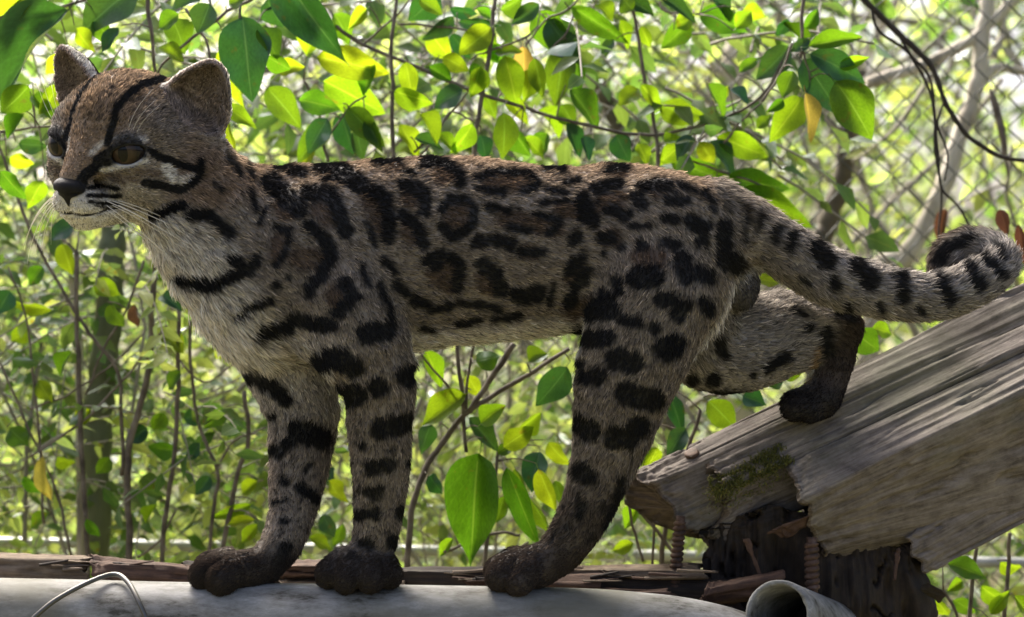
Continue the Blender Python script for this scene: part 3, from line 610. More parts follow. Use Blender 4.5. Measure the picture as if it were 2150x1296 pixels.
m_timber = wood_mat('grey_timber', [(0.34, (0.02, 0.015, 0.012)), (0.42, (0.10, 0.080, 0.065)), (0.54, (0.205, 0.172, 0.147)), (0.70, (0.335, 0.293, 0.252))], 0.45)
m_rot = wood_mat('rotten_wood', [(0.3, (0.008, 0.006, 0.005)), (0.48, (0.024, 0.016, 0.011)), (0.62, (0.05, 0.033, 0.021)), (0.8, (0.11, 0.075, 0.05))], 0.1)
m_red = wood_mat('red_rotten_wood', [(0.3, (0.014, 0.008, 0.006)), (0.46, (0.06, 0.030, 0.018)), (0.6, (0.115, 0.062, 0.037)), (0.78, (0.22, 0.14, 0.09))], 0.0)
m_break = wood_mat('broken_wood', [(0.33, (0.015, 0.011, 0.008)), (0.45, (0.07, 0.05, 0.035)), (0.56, (0.15, 0.112, 0.08)), (0.72, (0.27, 0.21, 0.155))], 0.2)
m_board = wood_mat('split_board', [(0.25, (0.03, 0.022, 0.015)), (0.45, (0.12, 0.085, 0.055)), (0.6, (0.22, 0.165, 0.11)), (0.78, (0.36, 0.28, 0.20))], 0.15)

def slab(name, L, R, mat, parent=None, NT=170, M=26, amp=5.0, jag=30, recess=40, seed=1, crack=12.0, jag_r=0, rough_end=10, along=1.0, loc=None, jagfn=None, end_mat=None, end_rows=2):
    """a split length of timber: L and R are matching corner rings (reference units); grain runs from L to R"""
    L = np.array(L, float); R = np.array(R, float); n = len(L)
    s = []
    for i in range(n):
        for j in range(M): s.append((i, j / M))
    idx = np.array([a for a, _ in s]); fr = np.array([b for _, b in s])
    ring = lambda C: C[idx] * (1 - fr)[:, None] + C[(idx + 1) % n] * fr[:, None]
    # soften corners
    def soft(C):
        q = ring(C)
        for _ in range(2): q = 0.5 * q + 0.25 * (np.roll(q, 1, 0) + np.roll(q, -1, 0))
        return q
    A, B = soft(L), soft(R)
    Nn = len(A); per = np.concatenate([[0], np.cumsum(np.linalg.norm(np.roll(A, -1, 0) - A, axis=1))])[:-1]
    axis = (B - A).mean(0); LEN = np.linalg.norm(axis); axis /= LEN
    cen = A.mean(0); nrm = np.cross(np.roll(A, -1, 0) - np.roll(A, 1, 0), axis)
    nrm /= np.linalg.norm(nrm, axis=1)[:, None] + 1e-9
    if ((A - cen) * nrm).sum() < 0: nrm = -nrm
    t = np.concatenate([np.linspace(0, 0.10, NT // 3, endpoint=False), np.linspace(0.10, 1, NT - NT // 3)])
    j0 = (fbm(np.stack([per / 46.0, np.full(Nn, seed * 5.1), np.zeros(Nn)], 1), 4)) * jag
    if jagfn is not None: j0 = j0 + jagfn(A)
    j1 = (fbm(np.stack([per / 28.0, np.full(Nn, seed * 9.1), np.zeros(Nn)], 1), 3)) * jag_r
    V = np.zeros((len(t), Nn, 3)); UV = np.zeros((len(t), Nn, 2))
    for i, tt in enumerate(t):
        base = A * (1 - tt) + B * tt
        base = base + axis * (j0 * (1 - tt) ** 3 - j1 * tt ** 3)[:, None]
        lx = tt * LEN
        g = fbm(np.stack([np.full(Nn, lx / 260.0 * along), per / 11.0, np.full(Nn, seed)], 1), 3) * amp
        g = g + fbm(np.stack([np.full(Nn, lx / 420.0 * along), per / 60.0, np.full(Nn, seed + 4)], 1), 2) * amp * 1.6
        cr = fbm(np.stack([np.full(Nn, lx / 330.0 * along), per / 34.0, np.full(Nn, seed + 8.5)], 1), 2)
        g = g - crack * np.clip(1 - np.abs(cr) / 0.045, 0, 1) * smooth01(-0.15, 0.25, fbm(np.stack([np.full(Nn, lx / 190.0), per / 50.0, np.full(Nn, seed + 31.0)], 1), 2))
        endr = fbm(np.stack([np.full(Nn, lx / 14.0), per / 14.0, np.full(Nn, seed + 2)], 1), 3) * rough_end * np.exp(-lx / 45.0)
        V[i] = base + nrm * (g + endr)[:, None]
        UV[i, :, 0] = lx * S * 2; UV[i, :, 1] = per * S * 2
    V = V.reshape(-1, 3); UV = UV.reshape(-1, 2)
    ii = np.arange(len(t) * Nn).reshape(len(t), Nn)
    Q = np.stack([ii[:-1], np.roll(ii[:-1], -1, 1), np.roll(ii[1:], -1, 1), ii[1:]], -1).reshape(-1, 4)
    parts_v, parts_q = [V], [Q]
    off = len(V)
    for row, sgn in ((ii[0], 1), (ii[-1], -1)):          # ragged, hollowed ends
        c = V[row].mean(0); prev = row
        for kx, sc in enumerate((0.86, 0.68, 0.46, 0.22)):
            rr = c + (V[row] - c) * sc + axis * sgn * recess * (1 - sc) ** 0.7
            rr = rr + axis[None] * (fbm(rr / 12.0 + seed, 3) * 0.55 * recess)[:, None]
            parts_v.append(rr); new = off + np.arange(Nn); off += Nn
            q_ = np.stack([prev, new, np.roll(new, -1), np.roll(prev, -1)], -1); parts_q.append(q_ if sgn > 0 else q_[:, ::-1]); prev = new
        parts_v.append((c + axis * sgn * recess)[None]); ci = off; off += 1
        tri = np.stack([prev, np.full(Nn, ci), np.full(Nn, ci), np.roll(prev, -1)], -1)
        LASTF.append((prev, ci, sgn))
    Vall = np.vstack(parts_v); Qall = np.vstack(parts_q)
    faces = [tuple(q) for q in Qall]
    for prev, ci, sgn in LASTF:
        for k in range(Nn):
            tr = (int(prev[k]), ci, int(prev[(k + 1) % Nn])); faces.append(tr if sgn > 0 else tr[::-1])
    LASTF.clear()
    me = mesh_from(name, world(Vall), faces, mat)
    if end_mat is not None:
        me.materials.append(end_mat); mi = np.zeros(len(me.polygons), dtype=np.int32); mi[len(Q):] = 1; ne = max(1, int(end_rows)); mi[:ne * Nn] = 1; me.polygons.foreach_set('material_index', mi)
    uvl = me.uv_layers.new(name='wood'); li = np.empty(len(me.loops), dtype=np.int32); me.loops.foreach_get('vertex_index', li)
    U = np.vstack([UV, (Vall[len(UV):, [1, 2]] * S * 2)]); uvl.data.foreach_set('uv', U[li].astype(np.float32).ravel())
    bm = bmesh.new(); bm.from_mesh(me); bmesh.ops.recalc_face_normals(bm, faces=bm.faces); bm.to_mesh(me); bm.free()
    return obj(name, me, parent, loc)
LASTF = []
def lerp_line(a, b, x):
    """point on the seen line a-b at picture x, with depth"""
    t = (x - a[0]) / (b[0] - a[0]); return W(x, a[1] + (b[1] - a[1]) * t, a[2] + (b[2] - a[2]) * t)
timber = empty('weathered_timber', P(1900, 1180, 120))
tag(timber, 'old grey split timber rising to the right under the cat\'s tail and hind foot', 'timber')
XR = 3050
U_ = ((1320, 994, 205), (2150, 588, 205)); M1 = ((1430, 985, 150), (2150, 662, 150)); M2 = ((1520, 1030, 95), (2150, 728, 95)); RG = ((1668, 1058, 5), (2150, 818, 5)); BT = ((1690, 1196, 110), (2150, 1086, 110)); BK = ((1320, 1060, 260), (2150, 760, 290)); UB = ((1420, 1120, 215), (2150, 800, 250)); UM = ((1560, 1130, 150), (2150, 880, 200))
def ln_(l, x): return lerp_line(l[0], l[1], x)
slab('back_split', end_mat=m_break, end_rows=2, L=[ln_(U_, 1322), ln_(M1, 1362), W(1425, 1092, 135), W(1505, 1156, 165), W(1490, 1150, 270), W(1312, 1060, 255)], R=[ln_(U_, XR), ln_(M1, XR), ln_(M1, XR) + [0, 25, -60], ln_(M1, XR) + [0, 60, -150], ln_(BK, XR) + [0, 40, -60], ln_(BK, XR)], mat=m_timber, parent=timber, seed=1, jag=22, recess=26, amp=4.5, rough_end=16)
slab('middle_split', end_mat=m_break, end_rows=3, L=[ln_(M1, 1470) + [0, 5, -7], ln_(M2, 1512), ln_(UM, 1520), ln_(UB, 1440), ln_(UB, 1430) + [0, 30, 40]], R=[ln_(M1, XR) + [0, 4, -5], ln_(M2, XR), ln_(UM, XR), ln_(UB, XR), ln_(UB, XR) + [0, 30, 40]], mat=m_timber, parent=timber, seed=2, jag=60, recess=60, amp=5)
slab('front_split', end_mat=m_break, end_rows=3, L=[ln_(M2, 1640) + [0, 3, -6], ln_(RG, 1672), ln_(BT, 1715) + [0, -15, 20], ln_(BT, 1730) + [0, 50, -10], ln_(UM, 1700) + [0, 60, -30]], R=[ln_(M2, XR) + [0, 2, -4], ln_(RG, XR), ln_(BT, XR) + [0, -15, 20], ln_(BT, XR) + [0, 60, -10], ln_(UM, XR) + [0, 60, -30]], mat=m_timber, parent=timber, seed=3, jag=45, recess=55, amp=5, M=34)
slab('bottom_split', end_mat=m_break, end_rows=2, L=[W(1915, 1120, 84), W(1945, 1208, 96), W(1925, 1196, 200), W(1900, 1110, 200)], R=[W(3050, 510, 80), W(3050, 620, 96), W(3050, 610, 210), W(3050, 490, 210)], mat=m_timber, parent=timber, seed=5, jag=40, recess=30, amp=4)
# rotten post and crumbling wood that carry the timber
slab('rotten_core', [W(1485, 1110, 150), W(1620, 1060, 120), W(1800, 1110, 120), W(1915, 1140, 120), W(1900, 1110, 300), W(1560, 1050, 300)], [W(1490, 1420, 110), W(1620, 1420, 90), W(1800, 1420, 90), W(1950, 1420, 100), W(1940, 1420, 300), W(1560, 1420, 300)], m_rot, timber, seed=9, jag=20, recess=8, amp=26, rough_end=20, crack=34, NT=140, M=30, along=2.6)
slab('red_crumbled_wood', [W(1470, 1260, 20), W(1480, 1236, 0), W(1500, 1228, 40), W(1490, 1270, 70)], [W(1640, 1240, 10), W(1650, 1205, 0), W(1640, 1200, 50), W(1640, 1260, 70)], m_red, timber, seed=11, jag=20, recess=14, amp=8, NT=50, M=12, jag_r=16)
slab('splinter', [W(1560, 1130, 40), W(1572, 1128, 36), W(1568, 1136, 50)], [W(1596, 1220, 20), W(1606, 1216, 18), W(1600, 1222, 34)], m_red, timber, seed=13, jag=8, recess=4, amp=3, NT=30, M=6, jag_r=6, crack=2)
slab('splinter', [W(1880, 1150, 52), W(1892, 1150, 48), W(1888, 1156, 60)], [W(1876, 1216, 40), W(1884, 1214, 36), W(1880, 1218, 50)], m_red, timber, seed=14, jag=8, recess=4, amp=3, NT=30, M=6, jag_r=6, crack=2)
slab('splinter', [W(1610, 1120, 40), W(1640, 1105, 30), W(1650, 1130, 60)], [W(1690, 1092, 40), W(1700, 1080, 30), W(1700, 1100, 60)], m_red, timber, seed=15, jag=14, recess=8, amp=5, NT=30, M=8, jag_r=8, crack=4)
slab('splinter', [W(1930, 1232, 80), W(1950, 1222, 70), W(1945, 1245, 100)], [W(1985, 1250, 80), W(1978, 1238, 74), W(1975, 1262, 100)], m_rot, timber, seed=16, jag=10, recess=6, amp=7, NT=24, M=8, jag_r=8, crack=4)
# moss on the middle split
m_moss, nt, out = new_mat('moss')
geo = nd(nt, 'ShaderNodeNewGeometry'); r = ramp(nt, [(0.0, (0.05, 0.06, 0.012)), (0.6, (0.12, 0.13, 0.02)), (1.0, (0.22, 0.19, 0.05))], geo.outputs['Random Per Island'])
bs = nd(nt, 'ShaderNodeBsdfPrincipled', Roughness=0.9); nt.links.new(r.outputs[0], bs.inputs['Base Color']); nt.links.new(bs.outputs[0], out.inputs[0])
nb = 6000; tt = rng.random(nb); ss = rng.random(nb)
line_a = np.array([ln_(M1, 1478 + 150 * t_) * 0.55 + ln_(M2, 1500 + 150 * t_) * 0.45 + [0, 6, -8] for t_ in tt]); line_b = np.array([ln_(M2, 1500 + 165 * t_) + [0, -6, -10] for t_ in tt])
pm = line_a * (1 - ss)[:, None] + line_b * ss[:, None] + rng.normal(0, 3, (nb, 3))
keep = fbm(pm / 22.0, 2) > -0.3; hang = rng.random(nb) < 0.2; pm[hang] += np.stack([rng.normal(-8, 10, hang.sum()), np.full(hang.sum(), -4), -rng.uniform(0, 45, hang.sum())], 1); pm = pm[keep]; nb = len(pm)
dv = np.array([0, -0.6, 0.7]) + rng.normal(0, 0.5, (nb, 3)); dv /= np.linalg.norm(dv, axis=1)[:, None]; sd = np.cross(dv, rng.normal(0, 1, (nb, 3))); sd /= np.linalg.norm(sd, axis=1)[:, None]
hl = rng.uniform(5, 13, (nb, 1)); V = np.stack([pm - sd * 1.5, pm + sd * 1.5, pm + dv * hl], 1).reshape(-1, 3); F = np.arange(nb * 3).reshape(nb, 3)
mo = obj('moss', mesh_from('moss', world(V), F, m_moss), timber); mo['kind'] = 'stuff'
# rusty threaded rods and the nail head
m_rust, nt, out = new_mat('rusty_steel')
tc = nd(nt, 'ShaderNodeTexCoord'); n1 = nd(nt, 'ShaderNodeTexNoise', Scale=120.0, Detail=6.0); nt.links.new(tc.outputs['Object'], n1.inputs['Vector'])
r = ramp(nt, [(0.3, (0.03, 0.018, 0.012)), (0.55, (0.10, 0.055, 0.035)), (0.8, (0.20, 0.14, 0.11))], n1.outputs[0])
bs = nd(nt, 'ShaderNodeBsdfPrincipled', Roughness=0.7, Metallic=0.2); nt.links.new(r.outputs[0], bs.inputs['Base Color']); nt.links.new(bs.outputs[0], out.inputs[0])
def threaded(a, b, r, pitch, label):
    L = np.linalg.norm(b - a); turns = L / pitch; n = int(turns * 16); ax = (b - a) / L
    u = np.cross(ax, [0, 1.0, 0]); u /= np.linalg.norm(u); w = np.cross(ax, u)
    prof = [(-0.5, 0.72), (-0.18, 1.0), (0.18, 1.0), (0.5, 0.72)]
    V, F = [], []
    for i in range(n + 1):
        ang = 2 * np.pi * i / 16; s0 = i / 16 * pitch
        for (dz, rr) in prof: V.append(a + ax * min(max(s0 + dz * pitch, 0), L) + (np.cos(ang) * u + np.sin(ang) * w) * r * rr * (1 + 0.06 * vnoise(np.array([i * 0.31, dz, 1.0]))))
    for i in range(n):
        for k in range(3): F.append((i * 4 + k, (i + 1) * 4 + k, (i + 1) * 4 + k + 1, i * 4 + k + 1))
    v2, f2 = tube_arrays(np.array([a - ax * 12, a, (a + b) / 2, b, b + ax * 12]), r * 0.70, 12)
    V, F = join_arrays([(np.array(V), F), (v2, f2)])
    tag(obj('rusty_screw', mesh_from('rusty_screw', world(V), F, m_rust), loc=tuple(world(a))), label, 'screw')
threaded(W(1428, 1095, 118), W(1414, 1250, 105), 14.5, 11.5, 'thin dark threaded screw between the timber\'s tip and the pipe')
threaded(W(1704, 1140, 22), W(1706, 1238, 8), 16, 13.0, 'thick reddish threaded screw beside the open pipe mouth')
c = W(1452, 950, 176); ax = np.array([-0.25, -0.42, 0.87])
v, f = tube_arrays(world(np.array([c - ax * 14, c - ax * 5, c - ax * 1, c + ax * 1])), np.array([10, 17, 17, 12]) * S, 16)
tag(obj('nail_head', mesh_from('nail_head', v, f, m_rust), loc=tuple(world(c))), 'small dark nail head on the tip of the grey timber', 'nail')
# rotten board lying behind the pipe
board = empty('rotten_board', P(300, 1230, 70)); tag(board, 'rotten splintered board lying along the far side of the pipe', 'board')
def piece(x0, t0, b0, x1, t1, b1, d, mat, seed, nm='board_piece', w=70, **kw):
    L = [W(x0, t0, d + w), W(x0, t0 + 9, d), W(x0, b0, d), W(x0, b0, d + w)]; R = [W(x1, t1, d + w), W(x1, t1 + 9, d), W(x1, b1, d), W(x1, b1, d + w)]
    a = dict(jag=44, jag_r=44, recess=22, amp=9, NT=80, M=14, rough_end=10, crack=16); a.update(kw)
    slab(nm, L, R, mat, board, seed=seed, **a)
piece(-420, 1162, 1258, 186, 1166, 1262, 58, m_board, 21, NT=110)
piece(-1200, 1156, 1254, -400, 1160, 1258, 64, m_rot, 33, NT=110)
piece(190, 1174, 1260, 420, 1190, 1262, 44, m_red, 22, amp=9, crack=14)
piece(395, 1178, 1250, 640, 1186, 1255, 90, m_rot, 23)
piece(590, 1176, 1212, 760, 1174, 1216, 66, m_red, 28, amp=6)
piece(596, 1212, 1262, 860, 1214, 1264, 52, m_board, 24)
piece(800, 1186, 1262, 1040, 1192, 1264, 62, m_rot, 25, amp=8, crack=14)
piece(990, 1206, 1262, 1260, 1210, 1268, 50, m_red, 26)
piece(1170, 1186, 1212, 1470, 1186, 1210, 80, m_board, 27, w=90)
piece(1180, 1206, 1272, 1560, 1208, 1290, 90, m_rot, 29, amp=8, crack=14)
piece(1240, 1232, 1262, 1420, 1238, 1275, 30, m_red, 31, nm='splinter', w=30)

sr = random.Random(77)
for i in range(26):          # loose splinters and chips along the board
    x = sr.uniform(0, 1480)
    if 400 < x < 620 or 640 < x < 850 or 1000 < x < 1210: x = sr.choice([sr.uniform(0, 400), sr.uniform(850, 1000), sr.uniform(1210, 1480)])
    top = np.interp(x, [0, 190, 420, 640, 860, 1040, 1260, 1480], [1164, 1172, 1186, 1180, 1188, 1200, 1196, 1190]); L = sr.uniform(30, 90); y = top + sr.uniform(2, 22); h = sr.uniform(4, 9); d = sr.uniform(34, 62); t_ = sr.uniform(-9, 9)
    slab('splinter', [W(x, y, d), W(x, y + h, d - 6), W(x, y + h, d + 10)], [W(x + L, y + t_, d), W(x + L, y + t_ + h * 0.5, d - 3), W(x + L, y + t_ + h * 0.5, d + 8)], sr.choice([m_board, m_red, m_board, m_rot]), board, seed=100 + i, NT=14, M=4, amp=1.6, jag=10, jag_r=14, recess=3, rough_end=1.5, crack=1)
# ------------------------------------------------------------------ the spotted cat: one continuous body grown from a distance field
FIELD = []     # (name, group, fn(p)->distance, bbox_lo, bbox_hi, k, flow)

def f_tube(name, group, pts, k=18, asp=1.0, n=None, flow=None):
    q = []
    for row in pts:
        px, py, d, r = row
        q.append([*W(px, py, d), r * kd(d)])
    q = spline(q, n or (len(q) * 2 - 1)) if len(q) > 2 else np.array(q)
    q = q.astype(np.float32)
    A, R = q[:, :3], q[:, 3]
    def fn(p):
        best = None; 
        for i in range(len(A) - 1):
            a, b = A[i], A[i + 1]; ba = b - a; pa = p - a
            if asp != 1.0:
                sq = np.array([1, 1 / asp, 1], dtype=np.float32); pa = pa * sq; ba = ba * sq
            t = np.clip((pa @ ba) / (ba @ ba), 0, 1)
            d = np.sqrt(((pa - t[..., None] * ba) ** 2).sum(-1)) - (R[i] + t * (R[i + 1] - R[i]))
            best = d if best is None else np.minimum(best, d)
        return best * min(1.0, asp)
    def fl(p):
        dist = np.stack([((p - (A[i] + A[i + 1]) / 2) ** 2).sum(-1) for i in range(len(A) - 1)])
        j = dist.argmin(0); t = A[1:] - A[:-1]; t = t / np.linalg.norm(t, axis=1)[:, None]
        return t[j]
    m = R.max() * max(1, asp)
    FIELD.append((name, group, fn, A.min(0) - m, A.max(0) + m, k, fl if flow is None else (lambda p: np.broadcast_to(np.array(flow, float), p.shape))))

def f_ell(name, group, c, rad, k=18, rot=0.0, flow=(0.9, 0, -0.35), yaw=0.0):
    """ellipsoid; rad = (along x, depth, up), rot = turn in the picture plane"""
    c = W(*c); rad = np.array(rad, float)
    ca, sa = math.cos(rot), math.sin(rot)
    M = np.array([[ca, 0, sa], [0, 1, 0], [-sa, 0, ca]])
    if yaw:
        cy, sy = math.cos(yaw), math.sin(yaw)
        M = M @ np.array([[cy, sy, 0], [-sy, cy, 0], [0, 0, 1]])
    def fn(p):
        q = (p - c) @ M.T
        k0 = np.sqrt(((q / rad) ** 2).sum(-1)); k1 = np.sqrt(((q / rad ** 2) ** 2).sum(-1)) + 1e-9
        return np.where(k0 < 0.05, -rad.min(), k0 * (k0 - 1) / k1)
    m = rad.max()
    FIELD.append((name, group, fn, c - m, c + m, k, lambda p: np.broadcast_to(np.array(flow, float), p.shape)))

# trunk: a loft along x with its back line and belly line
TR = np.array([  # x, back, belly, half depth
    [470, 420, 640, 75], [540, 372, 716, 108], [600, 350, 738, 122], [700, 346, 748, 136], [800, 338, 744, 142], [900, 331, 728, 148],
    [1000, 334, 715, 150], [1100, 348, 704, 147], [1200, 354, 694, 142], [1300, 346, 682, 138],
    [1400, 360, 664, 128], [1480, 386, 636, 108], [1540, 416, 606, 84], [1585, 452, 566, 50]])
def trunk_fn(p):
    x = p[..., 0] + CX
    def it(j): return np.interp(x, TR_d[:, 0], TR_d[:, j])
    top, bot, ry = it(1), it(2), it(3)
    zc = CY - (top + bot) / 2; rz = (bot - top) / 2
    xl, xr = 455.0, 1598.0
    q = np.sqrt(((p[..., 2] - zc) / rz) ** 2 + (p[..., 1] / ry) ** 2)
    d = (q - 1) * np.minimum(rz, ry)
    return np.maximum(d, np.maximum(xl - x, x - xr) + 12)
TR_d = spline(TR, 120)
FIELD.append(('trunk', 'body', trunk_fn, np.array([440 - CX, -160., CY - 770]), np.array([1610 - CX, 160., CY - 320]), 30,
              lambda p: np.broadcast_to(np.array([0.92, 0, -0.25]), p.shape)))
f_tube('neck', 'body', [(365, 350, -62, 108), (430, 440, -42, 132), (505, 520, -12, 158), (580, 575, 0, 172)], k=40, flow=(0.75, 0, -0.6))
f_ell('chest', 'body', (560, 640, 8), (118, 108, 120), k=40, flow=(0.45, 0, -0.85))
f_ell('near shoulder', 'body', (690, 590, -92), (118, 70, 190), k=40, rot=0.25, flow=(0.6, 0, -0.75))
f_ell('far shoulder', 'body', (660, 600, 92), (110, 66, 180), k=40, rot=0.25, flow=(0.6, 0, -0.75))
f_ell('near haunch', 'body', (1395, 560, -88), (142, 74, 178), k=44, rot=-0.15, flow=(0.6, 0, -0.7))
f_ell('far haunch', 'body', (1430, 570, 88), (135, 74, 165), k=44, rot=-0.15, flow=(0.6, 0, -0.7))
# legs
f_tube('near foreleg', 'body', [(730, 640, -104, 96.0), (765, 730, -110, 93.0), (796, 810, -104, 73.3), (797, 890, -90, 64.9), (799, 980, -74, 58.3),
        (796, 1060, -58, 50.8), (788, 1130, -48, 45.1), (772, 1178, -46, 41.4)], k=34)
f_tube('near hind leg', 'body', [(1378, 620, -96, 120), (1338, 730, -104, 112), (1308, 815, -100, 99), (1289, 895, -90, 82), (1266, 975, -80, 66),
        (1240, 1048, -70, 56), (1206, 1118, -60, 48), (1168, 1168, -56, 43), (1120, 1192, -56, 40)], k=34)
f_tube('far foreleg', 'far fore', [(570, 700, 60, 92.0), (610, 780, 72, 88.0), (636, 860, 70, 73.3), (632, 930, 60, 63.9), (624, 1010, 40, 56.4), (612, 1080, 10, 47.0),
        (592, 1140, -18, 42.3), (556, 1186, -38, 39.5), (505, 1204, -52, 38.5)], k=30)
f_tube('far hind leg', 'far hind', [(1440, 650, 84, 112), (1490, 722, 108, 98), (1560, 722, 120, 99), (1640, 702, 128, 88), (1710, 690, 132, 66), (1764, 690, 132, 44)], k=26)
f_tube('far hind foot', 'far hind', [(1764, 690, 132, 42), (1756, 750, 128, 37), (1742, 806, 120, 35), (1722, 838, 108, 38)], k=14)
# paws with separate toes
def paw(group, base, toes, k=10):
    f_tube('paw', group, base, k=16, flow=(-0.8, -0.3, -0.4))
    for t in toes: f_tube('toe', group, t, k=1.0, flow=(-0.8, -0.4, -0.5))
paw('body', [(775, 1172, -46, 43), (760, 1180, -54, 40)],
    [[(722, 1178, -58, 31), (690, 1206, -84, 29)], [(744, 1177, -74, 33), (728, 1216, -106, 30)], [(774, 1177, -74, 33), (779, 1216, -106, 30)], [(798, 1177, -58, 31), (818, 1207, -84, 28)]])
paw('far fore', [(520, 1198, -50, 41), (482, 1202, -58, 40)],
    [[(474, 1184, -38, 34), (442, 1190, -44, 32)], [(466, 1194, -64, 35), (430, 1205, -78, 32)], [(486, 1202, -86, 34), (464, 1218, -104, 31)]])
paw('body', [(1130, 1188, -56, 40), (1096, 1192, -60, 39)],
    [[(1082, 1182, -40, 33), (1050, 1198, -47, 32)], [(1080, 1192, -68, 34), (1051, 1211, -84, 32)], [(1106, 1199, -88, 33), (1090, 1222, -100, 30)]])
paw('far hind', [(1722, 838, 122, 38), (1696, 848, 114, 36)],
    [[(1690, 842, 128, 30), (1668, 850, 124, 29)], [(1688, 848, 100, 31), (1668, 857, 94, 28)], [(1712, 850, 96, 29), (1702, 862, 88, 26)]])
f_ell('scrotum', 'scrotum', (1552, 598, -8), (41, 38, 54), k=8, rot=0.1, flow=(0, 0, -1))
TAIL = [(1500, 450, 0, 72), (1560, 478, 0, 66), (1610, 505, -4, 58), (1675, 543, -8, 55), (1735, 578, -10, 56), (1805, 602, -10, 53), (1875, 619, -8, 50), (1950, 624, -4, 47),
        (2020, 607, 4, 46), (2075, 577, 22, 43), (2098, 548, 52, 39), (2078, 524, 84, 36), (2032, 516, 104, 36), (1990, 536, 112, 33), (1972, 560, 112, 22)]
f_tube('tail', 'tail', TAIL, k=26)

# ---- head, in its own frame: f forward, l to the cat's left, u up
HEAD_O = W(256, 297, -92)
ray = HEAD_O - np.array([0, -DPX, 0]); ray /= np.linalg.norm(ray)
Rv = np.cross(ray, [0, 0, 1.0]); Rv /= np.linalg.norm(Rv); Vv = np.cross(Rv, ray)
yaw, pit, rol = math.radians(33), math.radians(10), math.radians(4.5)
F0 = -math.sin(yaw) * Rv - math.cos(yaw) * ray
L0 = math.cos(yaw) * Rv - math.sin(yaw) * ray
Fh = math.cos(pit) * F0 - math.sin(pit) * Vv
Uh = math.cos(pit) * Vv + math.sin(pit) * F0
Lh = math.cos(rol) * L0 - math.sin(rol) * Uh
Uh = math.cos(rol) * Uh + math.sin(rol) * L0
HM = np.stack([Fh, Lh, Uh])            # rows
def to_head(p): return (p - HEAD_O) @ HM.T
def from_head(q): return np.asarray(q, float) @ HM + HEAD_O

def h_cap(a, b, ra, rb):
    a = np.array(a, float); b = np.array(b, float); ba = b - a
    def fn(q):
        pa = q - a; t = np.clip((pa @ ba) / max(ba @ ba, 1e-9), 0, 1)
        return np.sqrt(((pa - t[..., None] * ba) ** 2).sum(-1)) - (ra + t * (rb - ra))
    return fn
def h_ell(c, rad, M=None):
    c = np.array(c, float); rad = np.array(rad, float)
    def fn(q):
        v = q - c
        if M is not None: v = v @ M.T
        k0 = np.sqrt(((v / rad) ** 2).sum(-1)); k1 = np.sqrt(((v / rad ** 2) ** 2).sum(-1)) + 1e-9
        return np.where(k0 < 0.05, -rad.min(), k0 * (k0 - 1) / k1)
    return fn
def smin(a, b, k):
    h = np.clip(k - np.abs(a - b), 0, None) / k
    return np.minimum(a, b) - h * h * k * 0.25
def smax(a, b, k): return -smin(-a, -b, k)
EYE = np.array([88.0, 71.0, 2.0]); EYE_R = 37.0
# ear frame: opening faces forward and outward
EAR_C = np.array([-60.0, 136.0, 74.0])
ear_n = np.array([0.93, 0.34, -0.10]); ear_n /= np.linalg.norm(ear_n)
ear_u = np.array([-0.08, 0.44, 0.89]); ear_u -= ear_n * (ear_u @ ear_n); ear_u /= np.linalg.norm(ear_u)
ear_s = np.cross(ear_u, ear_n)
EAR_M = np.stack([ear_n, ear_s, ear_u])
head_base = [(h_ell((-34, 0, 27), (146, 129, 112)), 0), (h_ell((34, 60, -50), (88, 72, 74)), 40), (h_ell((-50, 80, -52), (84, 72, 84)), 40),
             (h_cap((58, 0, 40), (176, 0, -46), 56, 25), 36), (h_ell((162, 19, -92), (35, 28, 31)), 18), (h_cap((10, 40, -100), (142, 4, -124), 52, 29), 26),
             (h_ell((164, 0, -70), (32, 26, 26)), 14), (h_ell((40, 80, 40), (42, 40, 30)), 36)]
def ear_shape(q, c, rn, rs, ru):
    v = (q - c) @ EAR_M.T
    t = np.clip((v[..., 2] + ru) / (2 * ru), 0, 1)
    taper = 1.04 - 0.40 * smooth01(0.45, 1.2, t)
    k0 = np.sqrt((v[..., 0] / rn) ** 2 + (v[..., 1] / (rs * taper)) ** 2 + (v[..., 2] / ru) ** 2)
    return (k0 - 1) * min(rn, rs) * 0.9
def ear_out(q): return ear_shape(q, EAR_C, 42, 70, 108)
def ear_in(q): return ear_shape(q, EAR_C + ear_n * 19 + ear_u * 1, 50, 65, 102)
def head_fn(p):
    q = to_head(p); q = np.stack([q[..., 0], np.abs(q[..., 1]), q[..., 2]], -1)
    d = head_base[0][0](q)
    for fn, k in head_base[1:]: d = smin(d, fn(q), k)
    # eye socket, lids and opening
    e = q - EYE
    ball = np.sqrt((e ** 2).sum(-1)) - EYE_R
    d = smin(d, ball - 5.0, 16)
    g = np.array([0.86, 0.50, 0.0]); s_ = np.array([-0.50, 0.86, 0.0])
    a = e @ g; b = e @ s_; c = e[..., 2]
    cc = c - 0.16 * b
    op = np.sqrt((b / 31.0) ** 2 + ((cc + 1) / np.where(cc > -1, 18.0, 19.5)) ** 2) - 1
    cut = np.maximum(np.maximum(op * 20.0, -a + 8), ball - 16)
    d = smax(d, -cut, 4)
    # mouth line
    m = np.abs(q[..., 2] + 112 + 0.10 * q[..., 1] - 0.0022 * q[..., 1] ** 2) - 2.5
    mouth = np.maximum(np.maximum(m, 70 - q[..., 0]), np.abs(q[..., 1]) - 64)
    d = smax(d, -np.maximum(mouth, -(d + 9)), 3)
    # ears
    eo = smax(ear_out(q), -ear_in(q), 3)
    eo = np.maximum(eo, -(q - EAR_C) @ ear_u - 86)
    d = smin(d, eo, 12)
    return d
FIELD.append(('head', 'head', head_fn, HEAD_O - 300, HEAD_O + 300, 34, lambda p: np.broadcast_to(-Fh, p.shape)))

